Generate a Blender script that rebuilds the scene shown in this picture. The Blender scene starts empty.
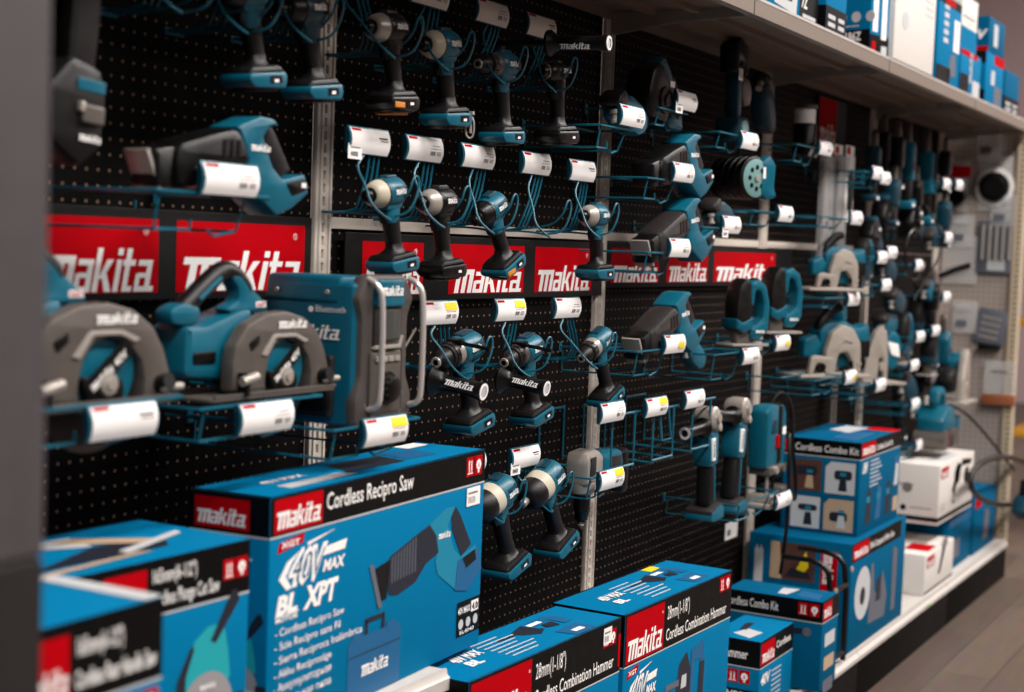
import bpy, math, random
from math import radians as R, sin, cos, pi
from mathutils import Matrix, Vector
from mathutils.geometry import tessellate_polygon
random.seed(7)
C = bpy.context.scene.collection
H = 1.395                      # floor level below the survey datum of the wall
BAY = 1.229

# ------------------------------------------------------------------ camera
F_PX = 1525.7
YAW, PIT, ROL = R(61.026), R(3.846), R(2.093)
CAM = Vector((-2.377, -1.749, .052 + H))
fwd = Vector((sin(YAW)*cos(PIT), cos(YAW)*cos(PIT), -sin(PIT)))
rt = Vector((cos(YAW), -sin(YAW), 0)); up = rt.cross(fwd)
r2 = rt*cos(ROL) + up*sin(ROL); u2 = -rt*sin(ROL) + up*cos(ROL)
cd = bpy.data.cameras.new('camera'); cam = bpy.data.objects.new('camera', cd); C.objects.link(cam)
Mx = Matrix.Identity(4)
for i in range(3):
    Mx[i][0], Mx[i][1], Mx[i][2], Mx[i][3] = r2[i], u2[i], -fwd[i], CAM[i]
cam.matrix_world = Mx
cd.sensor_width = 36; cd.lens = F_PX*36/1024; cd.clip_start = .05; cd.clip_end = 60
cd.dof.use_dof = True; cd.dof.focus_distance = 3.35; cd.dof.aperture_fstop = 2.7
bpy.context.scene.camera = cam

def at(px, py, Y=None, X=None):
    """where a line of sight meets the plane y=Y (measured from the wall) or x=X"""
    d = fwd + r2*(px-512)/F_PX - u2*(py-346)/F_PX
    t = (Y-CAM.y)/d.y if Y is not None else (X-CAM.x)/d.x
    return CAM + d*t

# --------------------------------------------------------------- materials
def lin(c):
    c /= 255
    return c/12.92 if c <= .04045 else ((c+.055)/1.055)**2.4
MATS = {}
def mat(name, rgb, rough=.5, metal=0, noise=.0, spec=.5, coat=0, alpha=1, trans=0):
    m = bpy.data.materials.new(name); m.use_nodes = True; nt = m.node_tree
    b = nt.nodes['Principled BSDF']; col = (lin(rgb[0]), lin(rgb[1]), lin(rgb[2]), 1)
    b.inputs['Base Color'].default_value = col
    b.inputs['Roughness'].default_value = rough; b.inputs['Metallic'].default_value = metal
    b.inputs['Specular IOR Level'].default_value = spec; b.inputs['Coat Weight'].default_value = coat
    b.inputs['Alpha'].default_value = alpha; b.inputs['Transmission Weight'].default_value = trans
    if noise:
        tc = nt.nodes.new('ShaderNodeTexCoord'); n = nt.nodes.new('ShaderNodeTexNoise'); n.inputs['Scale'].default_value = 35
        mr = nt.nodes.new('ShaderNodeMapRange'); mr.inputs[3].default_value = max(.02, rough-noise); mr.inputs[4].default_value = min(1, rough+noise)
        nt.links.new(tc.outputs['Object'], n.inputs['Vector']); nt.links.new(n.outputs['Fac'], mr.inputs[0]); nt.links.new(mr.outputs[0], b.inputs['Roughness'])
        mx = nt.nodes.new('ShaderNodeMixRGB'); mx.inputs[1].default_value = tuple(c*(1-noise*.7) for c in col[:3])+(1,); mx.inputs[2].default_value = tuple(min(1, c*(1+noise*.7)) for c in col[:3])+(1,)
        nt.links.new(n.outputs['Fac'], mx.inputs[0]); nt.links.new(mx.outputs[0], b.inputs['Base Color'])
    MATS[name] = m; return m
teal = mat('teal_plastic', (0, 90, 112), .38, noise=.1)
dteal = mat('dark_teal_plastic', (0, 52, 68), .42, noise=.1)
rub = mat('black_rubber', (11, 9, 10), .45, noise=.12, spec=.4)
blk = mat('black_plastic', (7, 6, 6), .36, noise=.1, spec=.4)
dgr = mat('dark_grey_plastic', (42, 38, 38), .42, noise=.1)
gry = mat('grey_cast_metal', (100, 93, 88), .42, .35, noise=.1)
sil = mat('silver_metal', (178, 170, 162), .32, .35, noise=.08)
chrome = mat('chrome', (200, 195, 192), .16, 1)
cream = mat('cream_plastic', (196, 186, 166), .45, noise=.08)
wht = mat('white_print', (250, 247, 244), .5)
card = mat('white_card', (247, 243, 241), .55)
inkg = mat('grey_ink', (120, 112, 110), .6)
inkk = mat('black_ink', (9, 7, 8), .5, spec=.3)
bandk = mat('black_box_band', (4, 4, 4), .5, noise=.12, spec=.15)
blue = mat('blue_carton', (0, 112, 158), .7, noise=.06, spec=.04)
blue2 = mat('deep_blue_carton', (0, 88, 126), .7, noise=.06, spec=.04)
case = mat('printed_case_blue', (14, 92, 140), .5)
red = mat('red_print', (178, 0, 14), .65, noise=.04, spec=.04)
yel = mat('yellow_sticker', (240, 214, 20), .5)
org = mat('orange_terminal', (200, 120, 30), .5)
wire = mat('teal_wire', (0, 88, 108), .38, spec=.5)
paint = mat('grey_painted_steel', (150, 142, 134), .45, .1, noise=.1)
lipo = mat('overhead_lip_grey', (128, 116, 106), .42, noise=.1)
lipm = mat('pale_painted_lip', (196, 190, 184), .35, noise=.08)
shelfm = mat('shelf_underside_grey', (112, 94, 82), .55, noise=.12)
upr = mat('pale_upright_paint', (214, 203, 192), .5, noise=.08)
col2 = mat('dark_brown_column_base', (17, 11, 10), .6, noise=.1)
kick = mat('dark_kick_plate', (10, 7, 6), .7, noise=.1, spec=.1)
beige = mat('beige_painted_steel', (196, 178, 152), .5, noise=.08)
tan = mat('tan_photo_print', (186, 160, 132), .55, noise=.1)
pbrown = mat('brown_photo_print', (82, 50, 42), .55, noise=.1)
whb = mat('white_carton', (226, 220, 214), .45, noise=.04)
green = mat('green_sticker', (120, 190, 60), .5)
film = mat('clear_film', (235, 235, 235), .12, alpha=.28)
glass = mat('dull_display_glass', (70, 72, 68), .12)
ylw = mat('yellow_painted_metal', (206, 150, 30), .5)
colm = mat('grey_column_paint', (66, 60, 63), .6, noise=.12)
brown = mat('brown_carton', (150, 84, 48), .6, noise=.08)

def pegmat(name, base, hole, x0, z0, rad):
    m = bpy.data.materials.new(name); m.use_nodes = True; nt = m.node_tree; b = nt.nodes['Principled BSDF']
    def N(t, **k):
        n = nt.nodes.new(t)
        for a, v in k.items(): setattr(n, a, v)
        return n
    tc = N('ShaderNodeTexCoord'); sp = N('ShaderNodeSeparateXYZ'); nt.links.new(tc.outputs['Object'], sp.inputs[0])
    sq = []
    for ax, off in (('X', x0), ('Z', z0)):
        a = N('ShaderNodeMath', operation='ADD'); a.inputs[1].default_value = -off + .0125 + 10
        nt.links.new(sp.outputs[ax], a.inputs[0])
        q = N('ShaderNodeMath', operation='MODULO'); q.inputs[1].default_value = .025; nt.links.new(a.outputs[0], q.inputs[0])
        s = N('ShaderNodeMath', operation='SUBTRACT'); s.inputs[1].default_value = .0125; nt.links.new(q.outputs[0], s.inputs[0])
        p = N('ShaderNodeMath', operation='MULTIPLY'); nt.links.new(s.outputs[0], p.inputs[0]); nt.links.new(s.outputs[0], p.inputs[1]); sq.append(p)
    ad = N('ShaderNodeMath', operation='ADD'); nt.links.new(sq[0].outputs[0], ad.inputs[0]); nt.links.new(sq[1].outputs[0], ad.inputs[1])
    lt = N('ShaderNodeMath', operation='LESS_THAN'); lt.inputs[1].default_value = rad*rad; nt.links.new(ad.outputs[0], lt.inputs[0])
    mx = N('ShaderNodeMixRGB'); mx.inputs[1].default_value = (lin(base[0]), lin(base[1]), lin(base[2]), 1); mx.inputs[2].default_value = (lin(hole[0]), lin(hole[1]), lin(hole[2]), 1)
    nt.links.new(lt.outputs[0], mx.inputs[0]); nt.links.new(mx.outputs[0], b.inputs['Base Color'])
    b.inputs['Roughness'].default_value = .62; b.inputs['Specular IOR Level'].default_value = .09
    return m
peg_low = pegmat('black_pegboard_lower', (7, 5, 5), (140, 112, 94), .0195, H+.010, .0023)
peg_up = pegmat('black_pegboard_upper', (7, 5, 5), (140, 112, 94), .0195, H+.019, .0023)
peg_end = pegmat('pale_pegboard', (176, 164, 156), (92, 82, 78), .0, 0, .0042)

def floormat():
    m = bpy.data.materials.new('plank_floor'); m.use_nodes = True; nt = m.node_tree; b = nt.nodes['Principled BSDF']
    tc = nt.nodes.new('ShaderNodeTexCoord'); br = nt.nodes.new('ShaderNodeTexBrick')
    br.inputs['Scale'].default_value = 1; br.inputs['Brick Width'].default_value = 1.2; br.inputs['Row Height'].default_value = .18
    br.inputs['Mortar Size'].default_value = .002
    br.inputs['Color1'].default_value = (lin(116), lin(99), lin(87), 1); br.inputs['Color2'].default_value = (lin(92), lin(78), lin(70), 1); br.inputs['Mortar'].default_value = (lin(60), lin(52), lin(48), 1)
    n = nt.nodes.new('ShaderNodeTexNoise'); n.inputs['Scale'].default_value = 4; n.inputs['Detail'].default_value = 6
    mp = nt.nodes.new('ShaderNodeMapping'); mp.inputs['Scale'].default_value = (1, 9, 1)
    mx = nt.nodes.new('ShaderNodeMixRGB'); mx.blend_type = 'MULTIPLY'; mx.inputs[0].default_value = .55
    nt.links.new(tc.outputs['Object'], br.inputs['Vector']); nt.links.new(tc.outputs['Object'], mp.inputs[0]); nt.links.new(mp.outputs[0], n.inputs['Vector'])
    nt.links.new(br.outputs['Color'], mx.inputs[1]); nt.links.new(n.outputs['Color'], mx.inputs[2]); nt.links.new(mx.outputs[0], b.inputs['Base Color'])
    b.inputs['Roughness'].default_value = .45
    return m

# ------------------------------------------------------------ mesh builder
def conv(pts, ox, oy, sx, sy, sl=0):
    return [((x-ox)/sx, -((y-oy)-sl*(x-ox))/sy) for x, y in pts]
def area(p): return sum(p[i-1][0]*p[i][1]-p[i][0]*p[i-1][1] for i in range(len(p)))/2
def rnd(pts, r, n=3):
    out = []; k = len(pts)
    for i in range(k):
        p = Vector(pts[i]); a = Vector(pts[i-1])-p; b = Vector(pts[(i+1) % k])-p
        ra = min(r, a.length*.45); rb = min(r, b.length*.45)
        A = p+a.normalized()*ra; B = p+b.normalized()*rb
        for j in range(n+1):
            t = j/n; q = A*(1-t)**2+p*2*t*(1-t)+B*t*t; out.append((q.x, q.y))
    return out
def inset(pts, d):
    k = len(pts); o = []
    for i in range(k):
        p = Vector(pts[i]); a = (p-Vector(pts[i-1])); b = (Vector(pts[(i+1) % k])-p)
        a = a.normalized() if a.length > 1e-9 else Vector((0, 0)); b = b.normalized() if b.length > 1e-9 else a
        na = Vector((-a.y, a.x)); nb = Vector((-b.y, b.x)); n = na+nb
        if n.length < 1e-6: n = na
        n.normalize(); c = max(.5, n.dot(na)); q = p+n*d/c; o.append((q.x, q.y))
    return o
TXT = {}
def text_mesh(s, bold):
    k = (s, bold)
    if k not in TXT:
        cu = bpy.data.curves.new('t', 'FONT'); cu.body = s; cu.resolution_u = 2; cu.offset = bold; cu.fill_mode = 'FRONT'; cu.size = 1
        ob = bpy.data.objects.new('t', cu); C.objects.link(ob)
        dg = bpy.context.evaluated_depsgraph_get(); me = bpy.data.meshes.new_from_object(ob.evaluated_get(dg))
        v = [(a.co.x, a.co.y) for a in me.vertices]; f = [tuple(p.vertices) for p in me.polygons]
        w = max([a[0] for a in v], default=1)
        bpy.data.objects.remove(ob); bpy.data.meshes.remove(me); bpy.data.curves.remove(cu)
        TXT[k] = ([(x/.7, y/.7) for x, y in v], f, w/.7)
    return TXT[k]
def _logo():
    polys = []
    def r(x0, y0, x1, y1): polys.append([(x0, y0), (x1, y0), (x1, y1), (x0, y1)])
    x = 0
    r(-.16, .64, 1.20, .82); r(.10, 0, .37, .66); r(.52, 0, .78, .66); r(.93, 0, 1.20, .66)
    x = 1.27
    def a(x, tail=False):
        r(x+.06, .60, x+.68, .74); r(x+.45, 0, x+.68, .62); r(x+.1, .32, x+.47, .44); r(x, .0, x+.2, .42); r(x+.18, 0, x+.47, .13)
        if tail: r(x+.66, 0, x+.86, .13)
    a(x); x = 2.03
    r(x, 0, x+.22, 1); polys.append([(x+.2, .30), (x+.38, .30), (x+.74, .74), (x+.46, .74)]); polys.append([(x+.28, .44), (x+.5, .44), (x+.8, 0), (x+.52, 0)])
    x = 2.90; r(x, 0, x+.22, .74); r(x, .84, x+.22, 1)
    x = 3.28; r(x, 0, x+.22, 1); r(x-.1, .60, x+.44, .74); r(x+.2, 0, x+.42, .13)
    x = 3.80; a(x, True)
    return [[(px+.28*py, py) for px, py in p] for p in polys]
LOGO = _logo(); LOGO_W = 4.66+.1

class MB:
    def __init__(s): s.v = []; s.f = []; s.mi = []; s.mats = []; s.M = Matrix.Identity(4)
    def add(s, vs, fs, m):
        if m not in s.mats: s.mats.append(m)
        i = s.mats.index(m); b = len(s.v)
        s.v += [s.M @ Vector(q) for q in vs]; s.f += [tuple(b+j for j in f) for f in fs]; s.mi += [i]*len(fs)
    def prism(s, pts, a0, a1, m, bev=0, axis='y', r=0):
        if r: pts = rnd(pts, r)
        if area(pts) < 0: pts = pts[::-1]
        mp = {'y': lambda u, v, w: (u, w, v), 'z': lambda u, v, w: (u, v, w), 'x': lambda u, v, w: (w, u, v)}[axis]
        k = len(pts); rings = []
        if bev:
            i1 = inset(pts, bev); i2 = inset(pts, bev*.3)
            rings = [(i1, a0), (i2, a0+bev*.3), (pts, a0+bev), (pts, a1-bev), (i2, a1-bev*.3), (i1, a1)]
        else: rings = [(pts, a0), (pts, a1)]
        vs = [mp(u, v, w) for ring, w in rings for u, v in ring]; fs = []
        for q in range(len(rings)-1):
            for i in range(k):
                j = (i+1) % k; fs.append((q*k+i, q*k+j, (q+1)*k+j, (q+1)*k+i))
        def cap(ring):
            tr = tessellate_polygon([[Vector((u, v, 0)) for u, v in ring]]); o_ = []
            for a, b, c in tr:
                A = (ring[b][0]-ring[a][0])*(ring[c][1]-ring[a][1])-(ring[b][1]-ring[a][1])*(ring[c][0]-ring[a][0])
                o_.append((a, b, c) if A > 0 else (a, c, b))
            return o_
        if k > 6:
            fs += [f[::-1] for f in cap(rings[0][0])]; q = (len(rings)-1)*k; fs += [tuple(q+i for i in f) for f in cap(rings[-1][0])]
        else: fs.append(tuple(range(k))[::-1]); fs.append(tuple((len(rings)-1)*k+i for i in range(k)))
        if axis == 'y': fs = [f[::-1] for f in fs]
        s.add(vs, fs, m)
    def box(s, x0, x1, y0, y1, z0, z1, m, bev=0):
        s.prism([(x0, z0), (x1, z0), (x1, z1), (x0, z1)], y0, y1, m, bev, 'y', r=bev*1.2)
    def loft(s, rings, m, n=20, e=.75):
        """rings of (x, z, rx, ry): rounded horizontal sections along a handle"""
        vs = []; fs = []
        for cx, cz, rx, ry in rings:
            for i in range(n):
                a = 2*pi*i/n; ca, sa = cos(a), sin(a)
                vs.append((cx+rx*math.copysign(abs(ca)**e, ca), ry*math.copysign(abs(sa)**e, sa), cz))
        for q in range(len(rings)-1):
            for i in range(n):
                j = (i+1) % n; fs.append((q*n+i, (q+1)*n+i, (q+1)*n+j, q*n+j))
        fs.append(tuple(range(n))); fs.append(tuple((len(rings)-1)*n+i for i in range(n))[::-1]); s.add(vs, fs, m)
    def lathe(s, p, d, prof, m, n=18, caps=True):
        p = Vector(p); d = Vector(d).normalized(); a = d.orthogonal().normalized(); b = d.cross(a); vs = []; fs = []
        for t, r in prof:
            for i in range(n):
                an = 2*pi*i/n; vs.append(p+d*t+(a*cos(an)+b*sin(an))*r)
        for q in range(len(prof)-1):
            for i in range(n):
                j = (i+1) % n; fs.append((q*n+i, q*n+j, (q+1)*n+j, (q+1)*n+i))
        if caps: fs.append(tuple(range(n))[::-1]); fs.append(tuple((len(prof)-1)*n+i for i in range(n)))
        s.add(vs, fs, m)
    def tube(s, pts, r, m, n=6, smooth=0):
        P = [Vector(p) for p in pts]
        for _ in range(smooth):
            Q = [P[0]]
            for i in range(len(P)-1): Q += [P[i]*.75+P[i+1]*.25, P[i]*.25+P[i+1]*.75]
            P = Q+[P[-1]]
        vs = []; fs = []; ref = None
        for i, p in enumerate(P):
            t = (P[min(i+1, len(P)-1)]-P[max(i-1, 0)]).normalized()
            if ref is None: ref = t.orthogonal().normalized()
            ref = (ref-t*ref.dot(t)).normalized(); b = t.cross(ref)
            for k in range(n):
                an = 2*pi*k/n; vs.append(p+(ref*cos(an)+b*sin(an))*r)
        for i in range(len(P)-1):
            for k in range(n):
                j = (k+1) % n; fs.append((i*n+k, i*n+j, (i+1)*n+j, (i+1)*n+k))
        fs.append(tuple(range(n))[::-1]); fs.append(tuple((len(P)-1)*n+k for k in range(n)))
        s.add(vs, fs, m)
    # print laid on a face; F = (origin, right, up)
    def poly(s, F, pts, m, lift=.0006):
        o, U, V = F; N = U.cross(V).normalized()
        if area(pts) < 0: pts = pts[::-1]
        fs = [tuple(range(len(pts)))]
        if len(pts) > 4: fs = [(a, b, c) if (pts[b][0]-pts[a][0])*(pts[c][1]-pts[a][1])-(pts[b][1]-pts[a][1])*(pts[c][0]-pts[a][0]) > 0 else (a, c, b) for a, b, c in tessellate_polygon([[Vector((x, y, 0)) for x, y in pts]])]
        s.add([o+U*x+V*y+N*lift for x, y in pts], fs, m)
    def rect(s, F, u0, v0, u1, v1, m, lift=.0006): s.poly(F, [(u0, v0), (u1, v0), (u1, v1), (u0, v1)], m, lift)
    def text(s, F, u, v, h, t, m, width=None, lift=.0014, shear=0, bold=.012):
        vs, fs, w = text_mesh(t, bold); o, U, V = F; N = U.cross(V).normalized(); k = (width/w) if width else h
        s.add([o+U*(u+x*k+y*h*shear)+V*(v+y*h)+N*lift for x, y in vs], fs, m)
    def logo(s, F, u, v, w, h, m, lift=.0014):
        k = w/LOGO_W
        for i, p in enumerate(LOGO): s.poly(F, [(u+(x+.05)*k, v+y*h) for x, y in p], m, lift+i*.00003)
    def build(s, name, parent=None):
        me = bpy.data.meshes.new(name); me.from_pydata([tuple(q) for q in s.v], [], s.f)
        for m in s.mats: me.materials.append(m)
        me.polygons.foreach_set('material_index', s.mi); me.polygons.foreach_set('use_smooth', [True]*len(s.f))
        me.update(); me.set_sharp_from_angle(angle=R(38))
        o = bpy.data.objects.new(name, me); C.objects.link(o)
        if parent: o.parent = parent
        return o
def tag(o, label, cat, group=None, kind=None):
    if label: o['label'] = label
    if cat: o['category'] = cat
    if group: o['group'] = group
    if kind: o['kind'] = kind
    return o
def empty(name, loc=(0, 0, 0)):
    o = bpy.data.objects.new(name, None); o.empty_display_size = .05; C.objects.link(o); o.location = loc; return o
def copy_tree(o, parent=None):
    c = o.copy(); C.objects.link(c)
    if parent: c.parent = parent
    for ch in list(o.children): copy_tree(ch, c)
    return c
FR = lambda x, y, z: (Vector((x, y, z)), Vector((1, 0, 0)), Vector((0, 0, 1)))      # faces -Y
LF = lambda x, y, z: (Vector((x, y, z)), Vector((0, -1, 0)), Vector((0, 0, 1)))     # faces -X
TP = lambda x, y, z: (Vector((x, y, z)), Vector((1, 0, 0)), Vector((0, 1, 0)))      # faces +Z

PROTO = {}
def put(fn, args, px, py, Y, label, cat, tilt=0, yaw=0, roll=0, sc=1, group=None):
    key = (fn.__name__, args)
    if key in PROTO: o = copy_tree(PROTO[key])
    else: o = fn(*args); PROTO[key] = o
    o.location = at(px, py, Y); o.rotation_euler = (R(roll), R(-tilt), R(yaw)); o.scale = (sc, sc, sc)
    for k in ('group',):
        if k in o: del o[k]
    tag(o, label, cat, group); return o

exec_parts = []
# ================================================================== SETTING
def structure(name, mb):
    o = mb.build(name); o['kind'] = 'structure'; return o
m = MB(); m.box(-6, 14, -10, 3, -.05, 0, floormat()); structure('floor', m)
m = MB(); m.box(-6, 14, -10, 3, 5.8, 5.9, mat('ceiling_paint', (150, 140, 146), .8)); structure('ceiling', m)
wallp = mat('dusky_wall_paint', (186, 164, 164), .8, noise=.05)
m = MB(); m.box(-6, 14, 2.9, 3.0, 0, 5.8, wallp); structure('wall_back', m)
m = MB(); m.box(13.9, 14, -10, 2.9, 0, 5.8, wallp); structure('wall_right', m)

# pegboard bays
BW = [BAY]*4+[4.832-3*BAY]
bay_words = ['leftmost bay, behind the circular saws', 'second bay, behind the hanging drivers', 'third bay, behind the reciprocating saws', 'fourth bay, behind the silver plunge saws', 'fifth bay, beside the pale end panel']
for b in range(5):
    x0 = (b-1)*BAY
    t = empty('pegboard', (x0, 0, 0)); tag(t, 'black pegboard of the '+bay_words[b], 'pegboard')
    m = MB(); m.box(.026, BW[b]-.026, 0, .006, 0, H+.068, peg_low); m.build('lower_panel', t)
    m = MB(); m.box(.026, BW[b]-.026, 0, .006, H+.072, H+.68, peg_up); m.build('upper_panel', t)
    if b in (1, 2, 3):
        m = MB(); m.box(.03, BAY-.03, -.006, -.0005, H+.068, H+.090, upr, .001); m.build('joint_strip', t)
up_words = ['slotted grey upright beyond the left edge post', 'slotted grey upright beside the radio and left reciprocating saw', 'slotted grey upright in the middle, right of the second red banner',
            'slotted grey upright behind the jigsaw and router', 'slotted grey upright behind the silver saws', 'slotted grey upright in the corner at the pale end panel']
ub = MB()
w = .026
for sx in (-1, 1):
    a, b_ = sorted((sx*.004, sx*w)); ub.box(a, b_, -.012, 0, .1, H+.68, upr, .0015)
    ub.box(*sorted((sx*.014, sx*.018)), -.016, -.0118, .1, H+.68, upr)
z = .12
while z < H+.66:
    ub.box(-.0042, .0042, -.012, 0, z+.017+(H+.294-.12) % .025-.0085, z+.025+(H+.294-.12) % .025-.0085, upr); z += .025
ub.box(-.006, .006, -.0005, .004, .1, H+.68, inkk)
u0 = ub.build('slotted_upright')
for i in range(6):
    u = u0 if i == 0 else u0.copy()
    if i: C.objects.link(u)
    u.location = ((i-1)*BAY if i < 5 else 4.804, 0, 0); tag(u, up_words[i], 'upright')

# top shelves, one per bay
shelf_words = ['leftmost grey overhead shelf above the circular saws', 'grey overhead shelf above the hanging drivers', 'grey overhead shelf carrying the first blue cartons', 'grey overhead shelf under the tall white carton', 'farthest grey overhead shelf meeting the pale end panel']
for b in range(5):
    t = empty('overhead_shelf', ((b-1)*BAY, 0, H+.655)); tag(t, shelf_words[b], 'shelf')
    m = MB(); m.box(.004, BW[b]-.004, -.392, -.016, 0, .012, shelfm, .001)
    m.box(.03, BW[b]-.03, -.03, -.0165, -.02, .0, shelfm); m.box(.03, BW[b]-.03, -.15, -.13, -.014, 0, shelfm); m.box(.03, BW[b]-.03, -.27, -.25, -.014, 0, shelfm)
    m.build('shelf_plate', t)
    m = MB(); m.prism([(-.4, -.018), (-.385, -.022), (-.385, .026), (-.392, .03), (-.4, .026)], .004, BW[b]-.004, lipo, 0, 'x')
    m.box(.004, BW[b]-.004, -.4012, -.4, .020, .027, lipm)
    m.build('shelf_lip', t)
    for xb in (.006, BW[b]-.010):
        m = MB(); m.prism([(-.38, -.001), (-.38, -.022), (-.20, -.03), (-.016, -.055), (-.016, -.001)], xb, xb+.004, paint, 0, 'x'); m.build('bracket', t)
# raised shelf of the first bay
t = empty('raised_shelf', (-BAY, 0, H-.745)); tag(t, 'white-lipped raised shelf under the big reciprocating saw carton', 'shelf')
m = MB(); m.box(0, BAY, -.315, -.016, -.012, .008, lipm, .001); m.build('shelf_plate', t)
m = MB(); m.prism([(-.328, -.028), (-.316, -.032), (-.315, .010), (-.32, .010), (-.322, .0), (-.328, -.006)], 0, BAY, lipm, 0, 'x'); m.build('shelf_lip', t)
for xb in (.006, BAY-.012):
    m = MB(); m.prism([(-.30, -.012), (-.30, -.03), (-.016, -.08), (-.016, -.012)], xb, xb+.004, lipm, 0, 'x'); m.build('bracket', t)
# base decks
deck_words = ['leftmost base deck under the raised shelf', 'white-edged base deck under the combination hammer cartons', 'white-edged base deck under the narrow combo kit carton', 'white-edged base deck under the stacked combo kit cartons', 'farthest white-edged base deck under the white cartons']
for b in range(5):
    t = empty('base_deck', ((b-1)*BAY, 0, 0)); tag(t, deck_words[b], 'shelf')
    m = MB(); m.box(.002, BW[b]-.002, -.385, -.0005, .150, .167, lipm, .001); m.build('deck_plate', t)
    m = MB(); m.prism([(-.405, .138), (-.386, .138), (-.386, .172), (-.392, .172), (-.394, .160), (-.405, .150)], .002, BW[b]-.002, lipm, 0, 'x'); m.build('deck_lip', t)
    m = MB(); m.box(.002, BW[b]-.002, -.40, -.386, .0, .1375, kick, .002); m.build('kick_plate', t)
    if b == 3:
        m = MB(); m.box(.86, .92, -.4062, -.4052, .142, .150, green); g = m.build('price_sticker', t); g['label'] = 'small green sticker'

# grey column at the left edge
m = MB(); cx_ = at(48, 346, -.75).x; zs = at(24, 560, -.75).z; m.box(-1.75, cx_, -.75, -.70, 0, zs-.001, col2, .004); m.box(-1.75, cx_, -.75, -.70, zs, 3.2, colm, .004)
tag(m.build('column'), 'blurred dark grey painted column at the left edge of the photo', 'column')

# ---------------------------------------------------------------- red signs
def banner(x0, x1, z0, z1, panels, label, dark=True):
    t = empty('wall_banner', (x0, -.016, H+z0)); tag(t, label, 'banner')
    m = MB(); m.box(0, x1-x0, -.002, .003, 0, z1-z0, inkk, .0008)
    m.build('backing', t)
    for a, b in panels:
        m = MB(); F = FR(a-x0, -.0022, .012); w = b-a; h = z1-z0-.028
        m.rect(F, 0, 0, w, h, red, .0004); m.logo(F, .012, .002, w-.024, h*.58, card, .0012)
        m.lathe((a-x0+w-.03, -.0028, .012+h*.83), (0, -1, 0), [(0, .006), (.0004, .006)], wht, 12); m.lathe((a-x0+w-.03, -.0034, .012+h*.83), (0, -1, 0), [(0, .0048), (.0004, .0048)], red, 12)
        m.text((Vector((a-x0+w-.0325, -.004, .012+h*.83-.003)), Vector((1, 0, 0)), Vector((0, 0, 1))), 0, 0, .006, 'R', wht, lift=.0004)
        m.build('sign_panel', t)
def X(px, py=260, Y=-.018): return at(px, py, Y).x
banner(-1.18, -.045, -.062, .086, [(X(-140), X(30)), (X(47)-.03, X(158)), (X(176), X(304))], 'black banner strip with red brand panels behind the circular saws')
banner(X(345), X(603), -.075, .062, [(X(362), X(418)+.02), (X(449), X(524)), (X(535), X(592))], 'black banner strip with red brand panels behind the impact drivers')
banner(X(607), X(792), -.055, .066, [(X(611), X(659)), (X(667), X(708)), (X(714), X(775))], 'black banner strip with red brand panels below the third bay saws')
# small poster higher up
t = empty('poster', at(829, 126, Y=-.012)); tag(t, 'small red and navy poster high on the fourth bay pegboard', 'poster')
m = MB(); m.box(-.13, .20, -.002, .004, -.11, .10, mat('navy_print', (22, 36, 52), .5), .001); F = FR(-.125, -.0024, -.105)
m.rect(F, 0, 0, .20, .2, red); m.logo(F, .01, .02, .18, .09, card); m.build('printed_sheet', t)

# =================================================================== HOOKS
def price_tag(parent, x, y, z, w=.125, h=.046, yellow=0, flap=0, marks=0):
    """teal holder plate with a bowed white label; centre of its front at x,y,z"""
    n = 6; prof = [(y-.007*(1-(2*i/n-1)**2), z-h/2+h*i/n) for i in range(n+1)]
    m = MB()
    hp = [(y-.007*(1-(2*i/n-1)**2)+.0015, z-h/2-.0015+(h+.004)*i/n) for i in range(n+1)]
    pts = hp+[(a+.002, b) for a, b in hp[::-1]]
    m.prism(pts, x-w/2-.005, x+w/2+.003, wire, 0, 'x')
    m.box(x-w/2-.004, x-w/2-.001, y, y+.008, z-h/2, z+h/2, dteal, .0006)
    m.build('label_holder', parent)
    m = MB()
    pts = prof+[(a+.0007, b) for a, b in prof[::-1]]
    m.prism(pts, x-w/2, x+w/2, card, 0, 'x')
    def patch(u0, u1, v0, v1, mt, lift=.0004):
        k = 3; vs = []; fs = []
        for i in range(k+1):
            v = v0+(v1-v0)*i/k; yy = y-.007*(1-(2*v-1)**2)-lift
            vs += [(x-w/2+u0*w, yy, z-h/2+v*h), (x-w/2+u1*w, yy, z-h/2+v*h)]
        for i in range(k): fs.append((2*i, 2*i+1, 2*i+3, 2*i+2))
        m.add(vs, fs, mt)
    patch(.03, .27, .88, .985, red)
    if marks == 1:
        patch(.70, .93, .64, .70, inkk); patch(.74, .93, .54, .58, inkg)
    else:
        patch(.68, .9, .66, .69, inkg); patch(.62, .92, .54, .56, inkg)
        for i in range(5): patch(.62+.03*i, .62+.03*i+.016, .26, .44, inkk)
        for v in (.28, .34, .40): patch(.80, .93, v, v+.025, inkg)
    if yellow == 1: patch(.60, .97, .62, .96, yel, .0008)
    if yellow == 2: patch(.64, .92, .24, .6, yel, .0008)
    m.build('price_label', parent)
    if flap:
        m = MB(); m.box(x-w/2-.008, x-w/2+.035, y-.004, y-.003, z-h/2-.012, z-h/2+.016, card)
        F = FR(x-w/2-.006, y-.0041, z-h/2-.010); 
        for i in range(6): m.rect(F, .006+.004*i, .003, .008+.004*i, .012, inkk)
        m.rect(F, .004, .018, .034, .020, inkg); m.build('hanging_sticker', parent)

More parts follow.
